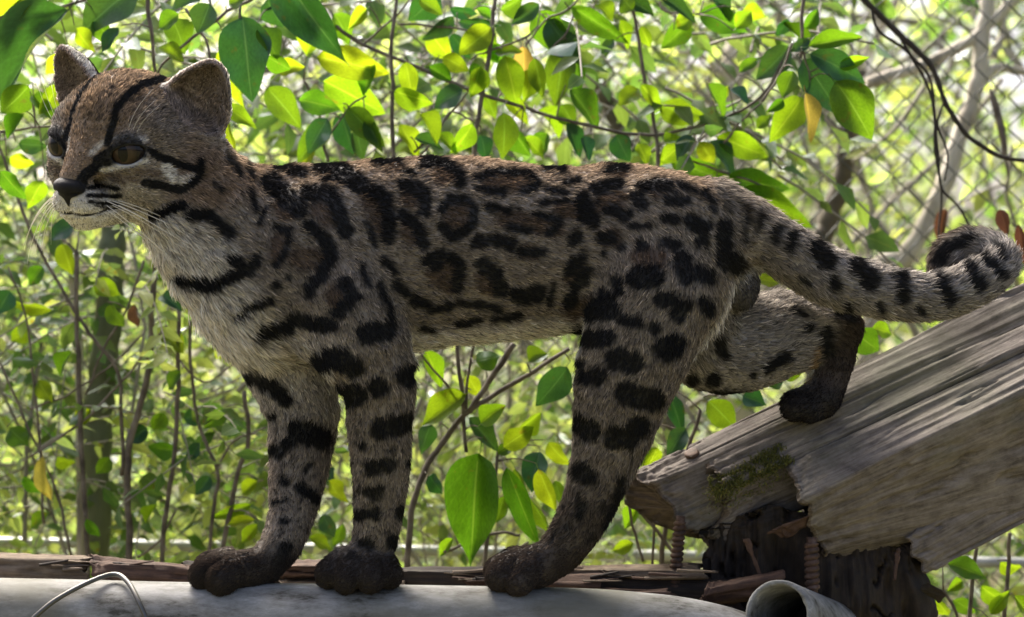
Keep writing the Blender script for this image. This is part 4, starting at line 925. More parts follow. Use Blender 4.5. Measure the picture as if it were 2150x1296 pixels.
# ---- grid and surface nets
def axis(segs):
    out = []
    for a, b, st in segs: out.append(np.arange(a, b, st))
    return np.concatenate(out)
gx = axis([(60 - CX, 510 - CX, 4.0), (510 - CX, 2170 - CX, 6.0)])
gy = axis([(-300., -130., 4.0), (-130., 40., 5.0), (40., 230., 6.0)])
gz = axis([(CY - 1290, CY - 1140, 4.0), (CY - 1140, CY - 500, 6.0), (CY - 500, CY - 70, 4.0)])
Fg = np.full((len(gx), len(gy), len(gz)), 80.0, dtype=np.float32)
for name, group, fn, lo, hi, k, fl in FIELD:
    m = 45
    ix = slice(np.searchsorted(gx, lo[0] - m), np.searchsorted(gx, hi[0] + m)); iy = slice(np.searchsorted(gy, lo[1] - m), np.searchsorted(gy, hi[1] + m))
    iz = slice(np.searchsorted(gz, lo[2] - m), np.searchsorted(gz, hi[2] + m))
    X, Y, Z = np.meshgrid(gx[ix], gy[iy], gz[iz], indexing='ij')
    if X.size == 0: continue
    blk = fn(np.stack([X, Y, Z], -1).astype(np.float32)).astype(np.float32)
    Fg[ix, iy, iz] = smin(Fg[ix, iy, iz], blk, k)

def surface_nets(Fv, gx, gy, gz):
    ins = Fv < 0
    c = np.zeros(tuple(s - 1 for s in Fv.shape), dtype=np.int8)
    for a in (0, 1):
        for b in (0, 1):
            for d in (0, 1):
                c += ins[a:a + c.shape[0], b:b + c.shape[1], d:d + c.shape[2]]
    act = (c > 0) & (c < 8)
    I = np.argwhere(act)
    idx = np.full(c.shape, -1, dtype=np.int32); idx[act] = np.arange(len(I))
    acc = np.zeros((len(I), 3)); cnt = np.zeros(len(I))
    G = (gx, gy, gz)
    def corner(o): return Fv[I[:, 0] + o[0], I[:, 1] + o[1], I[:, 2] + o[2]].astype(np.float64)
    def cpos(o): return np.stack([G[k][I[:, k] + o[k]] for k in range(3)], 1)
    for ax in range(3):
        oth = [k for k in range(3) if k != ax]
        for a in (0, 1):
            for b in (0, 1):
                o0 = [0, 0, 0]; o0[oth[0]] = a; o0[oth[1]] = b; o1 = list(o0); o1[ax] = 1
                v0, v1 = corner(o0), corner(o1)
                cr = (v0 < 0) != (v1 < 0)
                t = np.where(cr, v0 / np.where(v0 == v1, 1, v0 - v1), 0)
                p = cpos(o0) + t[:, None] * (cpos(o1) - cpos(o0))
                acc[cr] += p[cr]; cnt[cr] += 1
    V = acc / cnt[:, None]
    quads = []
    for ax in range(3):
        o = [k for k in range(3) if k != ax]
        sl0 = [slice(None)] * 3; sl1 = [slice(None)] * 3
        sl0[ax] = slice(0, -1); sl1[ax] = slice(1, None)
        ch = ins[tuple(sl0)] != ins[tuple(sl1)]
        E = np.argwhere(ch)
        ok = (E[:, o[0]] > 0) & (E[:, o[1]] > 0) & (E[:, o[0]] < c.shape[o[0]]) & (E[:, o[1]] < c.shape[o[1]])
        E = E[ok]
        def cell(da, db):
            q = E.copy(); q[:, o[0]] -= da; q[:, o[1]] -= db
            return idx[q[:, 0], q[:, 1], q[:, 2]]
        q = np.stack([cell(1, 1), cell(0, 1), cell(0, 0), cell(1, 0)], 1)
        flip = ins[E[:, 0], E[:, 1], E[:, 2]]
        if ax == 1: flip = ~flip
        q[~flip] = q[~flip][:, ::-1]
        quads.append(q)
    Q = np.vstack(quads)
    return V, Q[(Q >= 0).all(1)]
BV, BQ = surface_nets(Fg, gx, gy, gz)
del Fg
# keep only the largest connected surface, relax once
def relax(V, Q, n, lam=0.5):
    e = np.vstack([Q[:, [0, 1]], Q[:, [1, 2]], Q[:, [2, 3]], Q[:, [3, 0]]])
    for _ in range(n):
        acc = np.zeros_like(V); cn = np.zeros(len(V))
        for a, b in ((0, 1), (1, 0)):
            for k in range(3): acc[:, k] += np.bincount(e[:, a], V[e[:, b], k], len(V))
            cn += np.bincount(e[:, a], minlength=len(V))
        V = V + lam * (acc / cn[:, None] - V)
    return V
BV = relax(BV, BQ, 2, 0.4)

# ---- who owns each point, flow of the coat, coat colour
GROUPS = ['body', 'head', 'tail', 'far fore', 'far hind', 'scrotum']
def ownership(p):
    ds, names, flows = [], [], np.zeros_like(p)
    wsum = np.zeros(len(p)); gd = {g: np.full(len(p), 1e3) for g in GROUPS}
    nd_ = {}
    for name, group, fn, lo, hi, k, fl in FIELD:
        m = np.all((p > lo - 70) & (p < hi + 70), axis=1)
        if not m.any(): continue
        d = np.full(len(p), 1e3); d[m] = fn(p[m])
        w = np.exp(-np.clip(d, -5, 400) / 14.0) * m
        flows[m] += w[m, None] * fl(p[m]); wsum += w
        gd[group] = np.minimum(gd[group], d)
        nd_[name] = np.minimum(nd_.get(name, np.full(len(p), 1e3)), d)
    fl_ = flows / (np.linalg.norm(flows, axis=1)[:, None] + 1e-9)
    return gd, nd_, fl_

def proj(p):
    k = (DPX + p[:, 1]) / DPX
    return CX + p[:, 0] / k, CY - p[:, 2] / k

def seg_dist(x, y, pts):
    best = np.full(len(x), 1e6)
    pts = [pts] if not isinstance(pts[0], (tuple, list)) else pts
    if len(pts) == 1: return np.hypot(x - pts[0][0], y - pts[0][1])
    for (ax, ay), (bx, by) in zip(pts[:-1], pts[1:]):
        dx, dy = bx - ax, by - ay
        t = np.clip(((x - ax) * dx + (y - ay) * dy) / (dx * dx + dy * dy + 1e-9), 0, 1)
        best = np.minimum(best, np.hypot(x - ax - t * dx, y - ay - t * dy))
    return best

BODY_SPOTS = [  # (path, half width)
 ([(580,350),(640,365)],11),([(672,348),(720,365),(755,388)],19),([(568,384),(600,412),(628,440)],20),([(648,405),(690,408),(712,440),(724,482)],17),
 ([(580,478),(610,482),(608,510),(580,555)],8),([(648,478),(685,505),(698,535),(675,575),(650,615)],14),((606,580),9),((581,602),10),
 ([(725,597),(741,622),(735,642),(708,658)],15),([(400,452),(445,456),(482,490)],13),([(383,584),(423,597),(466,594),(497,579),(528,565),(537,547)],14),
 ([(490,545),(520,570)],12),([(556,701),(600,690),(613,672),(695,684)],15),([(500,669),(535,643),(570,635)],8),([(766,703),(815,697)],20),
 ([(656,760),(702,748),(766,773)],20),([(712,835),(752,832)],23),((794,815),21),((853,792),22),([(785,902),(865,888)],18),((762,935),10),
 ([(772,982),(825,980)],15),([(768,1035),(795,1035)],13),([(750,1082),(795,1077)],13),((842,1077),15),((860,975),10),([(757,1140),(780,1146)],10),((822,1140),14),
 ([(776,400),(812,420),(820,460),(815,498)],15),([(845,392),(873,392),(893,417),(890,438)],15),([(790,342),(840,340)],9),([(890,342),(932,342),(962,365),(966,385)],13),
 ([(930,440),(945,420),(975,418),(995,440),(994,468),(978,490),(950,496),(930,478)],11),([(848,453),(876,478),(890,512)],13),
 ([(897,547),(932,536),(966,556),(960,602)],12),((915,550),16),([(808,548),(830,570)],9),([(835,597),(850,614)],11),([(868,627),(900,645)],12),([(908,650),(968,636),(1048,648)],9),
 ([(1000,372),(1050,362),(1110,367),(1132,390),(1100,402)],9),([(1005,398),(1055,405)],9),([(1024,435),(1070,443)],9),([(1070,479),(1113,486)],9),([(1000,508),(1040,505),(1075,514)],13),
 ([(1017,556),(1042,577),(1053,612)],16),([(1088,528),(1141,529)],9),([(1085,622),(1130,616)],17),([(1127,450),(1177,463),(1150,492)],8),([(1135,427),(1195,420)],6),
 ([(1141,352),(1184,359)],9),([(1150,399),(1190,403)],7),([(1188,384),(1214,378)],8),([(1248,397),(1298,389)],13),([(1220,420),(1230,453),(1250,463)],17),([(1273,442),(1325,452)],13),
 ([(1335,415),(1350,432)],14),([(1280,358),(1312,354)],11),([(1347,393),(1404,389)],13),([(1404,420),(1440,424)],12),([(1395,460),(1425,463)],11),([(1447,463),(1485,479)],15),
 ([(1425,387),(1457,403)],9),([(1478,407),(1496,425)],11),([(1510,400),(1535,438)],10),([(1540,405),(1552,420)],9),([(1518,475),(1524,516)],16),([(1518,545),(1550,556)],21),([(1563,460),(1563,510)],7),
 ((1208,500),15),([(1260,500),(1285,501)],13),((1305,516),10),([(1318,475),(1375,474)],7),((1350,516),13),([(1390,510),(1425,521)],12),((1475,508),15),([(1430,545),(1440,585)],16),
 ([(1460,578),(1490,582)],17),([(1330,586),(1375,583)],23),((1222,527),7),((1268,533),8),([(1220,545),(1190,570)],13),([(1240,570),(1205,602),(1190,640)],13),([(1163,600),(1155,635)],8),
 ([(1295,590),(1300,611)],12),([(1385,630),(1410,630)],17),([(1440,640),(1420,662)],15),([(1475,640),(1488,650)],14),([(1275,625),(1238,655),(1290,650)],20),([(1300,672),(1350,677)],13),
 ((1215,692),12),((1375,690),13),([(1225,712),(1285,709)],17),([(1390,736),(1420,726)],22),([(1288,754),(1332,762)],22),([(1225,796),(1265,790)],17),((1217,764),11),
 ([(1300,825),(1332,833),(1385,840)],22),([(1215,892),(1245,909)],19),([(1280,918),(1320,921),(1355,895)],21),([(1215,990),(1238,1001)],17),([(1310,1000),(1296,1050),(1262,1110)],9),
 ([(1225,1060),(1215,1085)],9),((1190,1110),8),([(1400,400),(1420,405)],6),((1255,425),6),((1090,440),6),((1340,480),6),((1500,440),9),
 ([(960,680),(1010,672)],7),([(1040,670),(1090,662)],8),([(880,690),(915,697)],7),([(560,440),(545,470)],6),([(770,470),(790,520)],7),([(760,560),(775,600)],8),([(798,600),(815,640),(822,690)],8),
 ([(700,372),(680,380)],6),([(850,360),(870,366)],7),([(525,400),(540,440)],7),([(480,330),(505,365)],7),([(520,345),(532,380)],6),([(450,385),(465,400)],6)]
BROWN = [([(590,505),(585,535)],22),([(630,540),(660,545)],26),([(675,440),(695,455)],26),([(960,457)],32),([(925,575),(945,585)],30),([(1030,384),(1095,386)],20),([(1020,590),(1035,600)],24),([(860,420),(870,412)],20),([(925,368),(940,372)],20),
         ([(1130,470),(1160,475)],26),([(1060,460),(1100,465)],20),([(705,622),(715,630)],24),([(595,430),(600,445)],22),([(1255,430),(1300,420)],20),([(1200,585),(1215,570)],18),([(790,450),(795,470)],22),([(700,365),(720,372)],20),
         ([(1345,540),(1380,545)],24),([(1180,440),(1215,445)],22),([(855,480),(865,500)],18),([(1105,525),(1120,530)],16),([(1380,400),(1380,395)],18),([(1270,500),(1290,500)],20),([(1200,650),(1240,640)],22),([(820,350),(830,350)],18),([(1290,360),(1300,360)],18),([(770,420),(780,430)],16)]
FARFORE = [([(527,788),(578,815),(600,842)],17),((575,875),12),([(610,930),(580,952)],16),([(628,905),(675,922)],25),((596,1012),12),([(632,1025),(660,1045)],15),([(575,1056),(600,1052)],7),((596,1095),11),
           ([(600,1150),(585,1180)],14),([(555,790),(520,800)],8),([(640,990),(650,975)],8)]
FARHIND = [([(1512,720),(1520,746)],15),((1500,796),18),([(1612,777),(1652,746)],13),((1700,690),13),([(1732,700),(1740,735)],16),([(1672,652),(1690,660)],9),([(1470,826),(1570,828)],11),((1455,800),14),((1580,790),10),([(1760,660),(1790,672)],12)]
TAILSP = [([(1600,455),(1590,486)],10.2),([(1637,480),(1628,505)],11.5),([(1668,496),(1657,520)],12.8),([(1715,522),(1736,550)],21.8),([(1752,592),(1758,604)],12.8),([(1802,558),(1830,590)],20.5),([(1893,585),(1898,625)],16.6),
          ([(1978,590),(1994,628)],16.6),([(2038,560),(2060,604)],14.1),([(2070,540),(2104,578)],11.5),([(2092,512),(2108,538)],9.0),([(2035,500),(1990,520),(1968,552)],13),([(1565,440),(1575,465)],10.2),([(1690,585),(1700,596)],9.0),([(1850,640),(1856,650)],9.0),([(1930,648),(1940,655)],9.0),([(1780,640),(1788,648)],7.7)]
HEADSP = [([(225,300),(238,261),(245,226),(267,200),(300,177),(340,166)],8.5),([(325,324),(345,333),(390,349),(414,358)],8.0),([(424,340),(419,368),(404,386),(381,399)],8.5),([(306,384),(345,391),(375,399)],9.5),
          ([(322,454),(352,444),(386,432)],11),([(404,446),(450,452)],12),([(186,395),(215,390),(248,397)],5.0),([(184,411),(253,412)],5.0),([(188,425),(250,429)],4.2),
          ([(305,312),(325,322),(345,333)],6),([(172,374),(200,350),(226,330)],12),([(205,335),(240,314),(300,313)],11),([(215,342),(260,338),(300,326)],9),([(178,385),(165,398)],7),([(200,432),(230,436)],2.5)]
HEADWHITE = [([(214,357),(260,348),(308,338)],5.5),([(350,352),(371,384),(404,376)],12),([(238,292),(268,287),(305,294)],5),([(192,322),(214,300)],6),([(130,440),(175,440),(215,445)],22),([(150,468),(215,460),(300,455)],14),([(160,425),(180,425)],16),([(170,405),(240,404)],3),([(180,418),(250,421)],3)]
HEADBROWN = [([(290,362),(330,366)],9),([(250,370),(300,380)],7),([(225,365),(260,385)],7)]
def rounder(spots):
    out = []
    for path, w in spots:
        if isinstance(path, list) and len(path) > 1:
            mx_ = sum(q[0] for q in path) / len(path); my_ = sum(q[1] for q in path) / len(path)
            if (mx_ > 1180 and my_ > 440) or my_ > 690:
                path = [(mx_ + (q[0] - mx_) * 0.66, my_ + (q[1] - my_) * 0.9) for q in path]; w = w * 1.06
        out.append((path, w * 1.16))
    return out
BODY_SPOTS = rounder(BODY_SPOTS)
def mask(x, y, spots, soft=4.0, edge=None):
    m = np.zeros(len(x))
    for path, w in spots:
        near = (np.abs(x - np.mean([q[0] for q in path]) if isinstance(path, list) else x - path[0]) < 170)
        if not near.any(): continue
        d = seg_dist(x[near], y[near], path)
        if edge is not None: d = d + edge[near] * min(7.0, w * 0.4)
        m[near] = np.maximum(m[near], 1 - smooth01(w - soft, w + soft, d))
    return m

C_SIDE = np.array([0.262, 0.222, 0.178]); C_BACK = np.array([0.255, 0.185, 0.128]); C_BELLY = np.array([0.76, 0.72, 0.67])
C_BLACK = np.array([0.0050, 0.0045, 0.0045]); C_ROSE = np.array([0.088, 0.056, 0.035]); C_LEG = np.array([0.235, 0.200, 0.168]); C_PAW = np.array([0.034, 0.0245, 0.019])
C_FACE = np.array([0.285, 0.205, 0.135]); C_WHITE = np.array([0.84, 0.81, 0.76]); C_EAR = np.array([0.225, 0.186, 0.168]); C_CHEEK = np.array([0.33, 0.282, 0.225]); C_GREY = np.array([0.34, 0.312, 0.285])
def mixc(c, col, m): return c * (1 - m[:, None]) + col * m[:, None]

def coat(p, G, flow):
    """coat colour at points p (reference units); returns colour, hair length, flow"""
    n = len(p)
    wob = np.stack([fbm(p / 22.0, 2), fbm(p / 22.0 + 40, 2)], 1) * 5.0
    x, y = proj(p); x0, y0 = x.copy(), y.copy(); x = x + wob[:, 0]; y = y + wob[:, 1]
    own = G.argmin(1)
    G = G.copy(); G[:, 1] -= 14; wg = np.exp(-(G - G.min(1)[:, None]) / 9.0); wg /= wg.sum(1)[:, None]
    col = np.zeros((n, 3)); ln = np.full(n, 22.0)
    big = fbm(p / 60.0 + 9, 3); edg = fbm(p / 10.0 + 71, 2)
    # body
    belly = np.interp(x0, TR_d[:, 0], TR_d[:, 2]); back = np.interp(x0, TR_d[:, 0], TR_d[:, 1])
    v = (y0 - back) / (belly - back)
    cb = mixc(np.broadcast_to(C_SIDE, (n, 3)), C_BACK, 1 - smooth01(-0.05, 0.22, v + 0.05 * big))
    cb = mixc(cb, C_BELLY, smooth01(0.86, 1.0, v + 0.06 * big) * (x0 > 820) * (y0 < 760) * smooth01(-125, -85, p[:, 1]))
    leg = smooth01(740, 880, y0); cb = mixc(cb, C_LEG, leg)
    inner = smooth01(-20, 40, p[:, 1]) * smooth01(0.8, 1.05, v)
    cb = mixc(cb, C_BELLY, inner * (y0 < 820))
    # throat and breast are pale
    edge = (x0 - 270) - (y0 - 470) * 0.80       # distance right of the throat line
    br = (1 - smooth01(70, 215, edge + 22 * big)) * (x0 < 640) * smooth01(400, 470, y0)
    br = np.maximum(br, (1 - smooth01(0, 70, np.abs(y0 - (560 + (x0 - 330) * 0.62)))) * (x0 > 380) * (x0 < 700) * 0.55)
    br = np.maximum(br, (1 - smooth01(20, 55, np.hypot((x0 - 465), (y0 - 535) * 1.1))) * 0.75)
    cb = mixc(cb, C_BELLY, np.clip(br, 0, 1))
    br2 = (1 - smooth01(15, 60, np.hypot((x0 - 660) * 0.55, (y0 - 725)))) * 0.6
    cb = mixc(cb, C_GREY * 1.25, br2)
    cb = mixc(cb, C_ROSE, mask(x, y, BROWN, 9, edg) * 0.9)
    ms = mask(x, y, BODY_SPOTS, 6.0, edg)
    fl2 = smooth01(0.30, 0.52, fbm(p / np.array([17.0, 17.0, 13.0]) + 31, 2))
    ms = np.maximum(ms, fl2 * (0.25 + 0.5 * smooth01(700, 950, y0)) * smooth01(0.1, 0.3, v))
    lo = (smooth01(1135, 1180, y0))
    cb = mixc(cb, C_PAW, lo)
    cb = mixc(cb, C_PAW * 1.4, smooth01(930, 1100, y0) * (x0 > 1000) * 0.85)
    cb = mixc(cb, C_BLACK, ms * (1 - 0.6 * smooth01(1160, 1190, y0)))
    # far legs
    cf = mixc(np.broadcast_to(C_LEG, (n, 3)), C_BELLY, (1 - smooth01(760, 960, y0)) * 0.55)
    cf = mixc(cf, C_PAW, smooth01(1125, 1180, y0)); cf = mixc(cf, C_BLACK, np.maximum(mask(x, y, FARFORE, 5, edg), 0.7 * smooth01(0.30, 0.52, fbm(p / np.array([17.0, 17.0, 13.0]) + 31, 2)) * smooth01(820, 950, y0)) * (1 - 0.5 * smooth01(1150, 1190, y0)))
    ch = mixc(np.broadcast_to(C_GREY, (n, 3)), C_PAW * 1.7, smooth01(1725, 1775, x0 + (y0 - 700) * 0.5)); ch = mixc(ch, C_BLACK, mask(x, y, FARHIND, 6, edg))
    ch = mixc(ch, C_PAW * 0.55, smooth01(800, 830, y0) * (x0 > 1600))
    ch = mixc(ch, np.array([0.34, 0.24, 0.15]), mask(x0, y0, [([(1717,738),(1708,765),(1694,798)],9)], 4))  # tan stripe: light on the far foot's edge, painted into the coat
    ct = mixc(np.broadcast_to(C_GREY, (n, 3)), C_SIDE, (1 - smooth01(1600, 1800, x0)) * 0.6); ct = mixc(ct, C_ROSE * 0.9, smooth01(70, 100, p[:, 1]) * 0.75); ct = mixc(ct, C_BLACK * 1.6, mask(x, y, TAILSP, 6, edg))
    cs = np.broadcast_to(np.array([0.062, 0.056, 0.058]), (n, 3))
    # head: markings are the same on both sides of the face
    q = to_head(p); qa = q.copy(); qa[:, 1] = np.abs(qa[:, 1])
    hx, hy = proj(from_head(qa)); hw = 0.35
    hx2, hy2 = hx + wob[:, 0] * hw, hy + wob[:, 1] * hw
    f_, l_, u_ = qa[:, 0], qa[:, 1], qa[:, 2]
    fleck = smooth01(0.12, 0.42, fbm(np.stack([q[:, 0] / 14.0, q[:, 1] / 6.5, q[:, 2] / 9.0], 1) + 3, 2))
    hc = mixc(np.broadcast_to(C_FACE, (n, 3)), C_CHEEK, smooth01(30, 85, l_ + 0.35 * (-u_)))
    hc = mixc(hc, C_GREY * 1.15, smooth01(-30, -70, u_) * 0.8); hc = mixc(hc, C_WHITE, smooth01(-78, -96, u_) * smooth01(95, 130, f_) * 0.85)
    hc = mixc(hc, C_BLACK * 5, fleck * 0.6 * smooth01(10, 60, u_))
    hc = mixc(hc, C_EAR * 0.75, smooth01(60, 20, np.hypot(l_ - 118, u_ - 46)) * 0.5)
    hc = mixc(hc, C_ROSE * 1.2, mask(hx2, hy2, HEADBROWN, 4) * 0.7)
    hc = mixc(hc, C_WHITE, mask(hx2, hy2, HEADWHITE, 4) * 0.6)
    hc = mixc(hc, C_BLACK, mask(hx2, hy2, HEADSP, 2.2, edg * 0.4))
    hc = mixc(hc, C_BLACK, 1 - smooth01(22, 27, np.linalg.norm((qa - np.array([185, 0, -59])) * np.array([1, 0.75, 1.1]), axis=1)))
    ed = qa - EAR_C; en = ed @ ear_n; eu = ed @ ear_u; es = ed @ ear_s
    onear = (ear_out(qa) < 6) & (u_ > 10) & (eu > -78) & (np.abs(ear_out(qa)) < 60)
    inner_e = onear & (ear_in(qa) < 5)
    streak = smooth01(-0.1, 0.5, vnoise(np.stack([eu / 7.0 + es * 0.03, es / 40.0, en / 40.0], 1)))
    hc = np.where(inner_e[:, None], mixc(np.broadcast_to(C_EAR * 1.15, (n, 3)), C_EAR * 2.6, streak * 0.6 * (eu < 30)), hc)
    outer_e = onear & ~inner_e & (en < -12)
    hc = np.where(outer_e[:, None], np.broadcast_to(C_BLACK * 1.5, (n, 3)), hc)
    rim_light = onear & ~inner_e & (en >= -12) & (ear_out(qa) > -9) & (eu > -38)
    hc = np.where(rim_light[:, None], np.broadcast_to(C_WHITE * 0.75, (n, 3)), hc)  # bright edge light on the ears, painted as pale hair
    eyed = np.sqrt(((qa - EYE) ** 2).sum(1))
    hc = mixc(hc, C_BLACK, (1 - smooth01(EYE_R + 4, EYE_R + 9, eyed)) * (f_ > EYE[0] + 6))
    mouthm = (np.abs(u_ + 112 + 0.10 * l_ - 0.0022 * l_ ** 2) < 3.5) & (f_ > 70) & (l_ < 60)
    hc = mixc(hc, C_BLACK * 2, mouthm * 0.8)
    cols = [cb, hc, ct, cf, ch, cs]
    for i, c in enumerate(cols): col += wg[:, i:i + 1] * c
    nearh = (G[:, 1] < 40) & (f_ > -90)
    col = mixc(col, C_WHITE, mask(hx2, hy2, HEADWHITE[:2], 4) * nearh * 0.62); col = mixc(col, C_BLACK, mask(hx2, hy2, HEADSP[1:6], 2.2, edg * 0.4) * nearh)
    # hair length
    lb = 12.5 + 11 * np.clip(br, 0, 1) + 10 * smooth01(0.85, 1.05, v) * (y0 < 780) * np.maximum(smooth01(-125, -85, p[:, 1]), (x0 < 620))
    lb = lb * (1 - smooth01(860, 1120, y0) * 0.18) * (1 - lo * 0.28)
    lh = np.where(f_ > 90, 5.0, 7.5) + 14 * smooth01(-20, -90, f_) * smooth01(20, -60, u_)
    lh = np.where(u_ > 60, 10, lh)
    lh = np.where(onear, 7, lh)
    eg = (qa - EYE); eb = eg @ np.array([-0.50, 0.86, 0.0]); ecc = eg[:, 2] - 0.16 * eb
    eop = np.sqrt((eb / 31.0) ** 2 + ((ecc + 1) / np.where(ecc > -1, 18.0, 19.5)) ** 2)
    lh = np.where((eyed < EYE_R + 16) & (f_ > EYE[0]), 5.5, lh); lh = np.where((eyed < EYE_R + 14) & (f_ > EYE[0]) & (eop < 1.22), 0, lh)
    nose = np.linalg.norm((qa - np.array([188, 0, -62])) * np.array([1, 0.9, 1.0]), axis=1)
    lh = np.where(nose < 27, 0, lh)
    lf = 14 * (1 - smooth01(860, 1165, y0) * 0.42)
    lhd = np.where(y0 > 780, 8.5, 17.0) * np.where(x0 > 1730, 0.65, 1); lt = np.full(n, 17.0); ls = np.full(n, 6.0)
    ln = sum(wg[:, i] * L for i, L in enumerate([lb, lh, lt, lf, lhd, ls]))
    ln = np.where((own == 1) & (lh < 1), 0, ln)
    # head flow: away from the nose, over the skull
    src = from_head(np.array([190, 0, -40.0])); rad = p - src; rad /= np.linalg.norm(rad, axis=1)[:, None]
    fh = rad * 0.9 - 0.35 * Fh
    fh = np.where(onear[:, None], (ear_u @ HM)[None] * np.sign(1) , fh)
    flow = flow * (1 - wg[:, 1:2]) + fh * wg[:, 1:2]
    return col, ln, flow

cat = empty('spotted_cat', P(800, 1240, -50))
tag(cat, 'black spotted wild cat standing on the grey pipe, tail stretched out over the timber', 'cat')

# skin material reads the coat colour stored on the body
m_skin, nt, out = new_mat('cat_coat_under')
at = nd(nt, 'ShaderNodeAttribute', _attribute_name='coat')
bs = nd(nt, 'ShaderNodeBsdfPrincipled', Roughness=0.75)
nt.links.new(at.outputs['Color'], bs.inputs['Base Color']); nt.links.new(bs.outputs[0], out.inputs[0])
gd_, _, BF = ownership(BV)
BG = np.stack([gd_[g] for g in GROUPS], 1)
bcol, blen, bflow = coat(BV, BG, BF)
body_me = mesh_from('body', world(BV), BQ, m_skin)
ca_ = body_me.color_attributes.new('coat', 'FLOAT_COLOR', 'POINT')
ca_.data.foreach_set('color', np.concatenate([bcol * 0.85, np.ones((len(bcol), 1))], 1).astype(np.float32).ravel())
body = obj('body', body_me, cat)

# ---- fur
def make_fur(n_hair):
    V = BV; T = np.vstack([BQ[:, [0, 1, 2]], BQ[:, [0, 2, 3]]])
    a, b, c = V[T[:, 0]], V[T[:, 1]], V[T[:, 2]]
    nr = np.cross(b - a, c - a); ar = np.linalg.norm(nr, axis=1) / 2
    # vertex normals
    vn = np.zeros_like(V)
    for k in range(3):
        for j in range(3): vn[:, j] += np.bincount(T[:, k], nr[:, j], len(V))
    vn /= np.linalg.norm(vn, axis=1)[:, None] + 1e-9
    cen = (a + b + c) / 3
    dens = ar * np.where(to_head(cen)[:, 0] > -120, np.where(cen[:, 0] < 480 - CX, 2.2, 1.0), 1.0) * (1 + 1.2 * smooth01(CY - 1130, CY - 1180, cen[:, 2]))
    ti = rng.choice(len(T), n_hair, p=dens / dens.sum())
    r1 = np.sqrt(rng.random(n_hair)); r2 = rng.random(n_hair)
    w0, w1, w2 = 1 - r1, r1 * (1 - r2), r1 * r2
    p = a[ti] * w0[:, None] + b[ti] * w1[:, None] + c[ti] * w2[:, None]
    nn = vn[T[ti, 0]] * w0[:, None] + vn[T[ti, 1]] * w1[:, None] + vn[T[ti, 2]] * w2[:, None]
    nn /= np.linalg.norm(nn, axis=1)[:, None] + 1e-9
    def bary(A): return A[T[ti, 0]] * w0[:, None] + A[T[ti, 1]] * w1[:, None] + A[T[ti, 2]] * w2[:, None]
    ln0 = bary(blen[:, None])[:, 0]; fl0 = bary(bflow); fl0 = fl0 - nn * (fl0 * nn).sum(1)[:, None]
    fl0 /= np.linalg.norm(fl0, axis=1)[:, None] + 1e-6
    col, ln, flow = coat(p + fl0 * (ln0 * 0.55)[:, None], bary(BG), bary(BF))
    ln = np.minimum(ln, ln0 + 3); ln[ln0 < 1.5] = 0
    keep = ln > 2
    p, nn, col, ln, flow = p[keep], nn[keep], col[keep], ln[keep], flow[keep]; n = len(p)
    flow = flow - nn * (flow * nn).sum(1)[:, None]; flow /= np.linalg.norm(flow, axis=1)[:, None] + 1e-6
    clump = np.stack([fbm(p / 26.0 + 3, 2), fbm(p / 26.0 + 23, 2), fbm(p / 26.0 + 53, 2)], 1) * 0.5
    jit = rng.normal(0, 0.16, (n, 3))
    ln = ln * rng.uniform(0.65, 1.2, n); guard = rng.random(n) < 0.3; ln[guard] *= 1.2
    pawz = smooth01(1120, 1170, proj(p)[1]); 
    lift = rng.uniform(0.10, 0.36, n) * (1 - 0.55 * pawz)
    d1 = flow + nn * (lift + 0.25)[:, None] + clump + jit; d1 /= np.linalg.norm(d1, axis=1)[:, None]
    d2 = flow * 1.2 + nn * (lift - 0.16)[:, None] + clump * 1.2 + jit; d2 /= np.linalg.norm(d2, axis=1)[:, None]
    p0 = p - nn * 1.0; p1 = p + d1 * (ln * 0.4)[:, None]; p2 = p1 + (d1 * 0.4 + d2 * 0.6) * (ln * 0.35)[:, None]; p3 = p2 + d2 * (ln * 0.35)[:, None]
    pts = world(np.stack([p0, p1, p2, p3], 1).reshape(-1, 3)).astype(np.float32)
    legz = smooth01(840, 980, proj(p)[1]); br = (1 + rng.uniform(-0.4, 0.4, n) * (1 - 0.35 * legz)) * (1 + 0.45 * fbm(p / np.array([9.0, 9.0, 4.5]) + 5, 2)); agouti = rng.random(n) < 0.14
    br = br * (1 - pawz) + (0.75 + 0.5 * rng.random(n)) * pawz; agouti &= pawz < 0.5
    colh = col * br[:, None]; colh[agouti] *= 0.35
    pale = rng.random(n) < 0.12
    lum = col.mean(1); colh[pale & (lum > 0.05)] = colh[pale & (lum > 0.05)] * 1.9
    hc = bpy.data.hair_curves.new('fur')
    hc.add_curves([4] * n)
    hc.attributes['position'].data.foreach_set('vector', pts.ravel())
    ra = hc.attributes.get('radius') or hc.attributes.new('radius', 'FLOAT', 'POINT')
    r = np.tile(np.array([0.80, 0.78, 0.55, 0.12]), n) * np.repeat(rng.uniform(0.75, 1.15, n) * np.where(guard, 1.12, 0.82), 4) * S
    ra.data.foreach_set('value', r.astype(np.float32))
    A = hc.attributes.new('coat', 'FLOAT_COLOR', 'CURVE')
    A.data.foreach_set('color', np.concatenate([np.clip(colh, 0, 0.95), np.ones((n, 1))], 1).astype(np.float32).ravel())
    m, nt, out = new_mat('cat_fur')
    at = nd(nt, 'ShaderNodeAttribute', _attribute_name='coat')
    ci = nd(nt, 'ShaderNodeHairInfo')
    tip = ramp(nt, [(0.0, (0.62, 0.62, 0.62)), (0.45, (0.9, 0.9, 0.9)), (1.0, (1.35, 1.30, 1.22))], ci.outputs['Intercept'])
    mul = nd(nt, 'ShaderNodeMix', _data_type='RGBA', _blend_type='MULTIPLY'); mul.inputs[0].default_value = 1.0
    nt.links.new(at.outputs['Color'], mul.inputs[6]); nt.links.new(tip.outputs[0], mul.inputs[7])
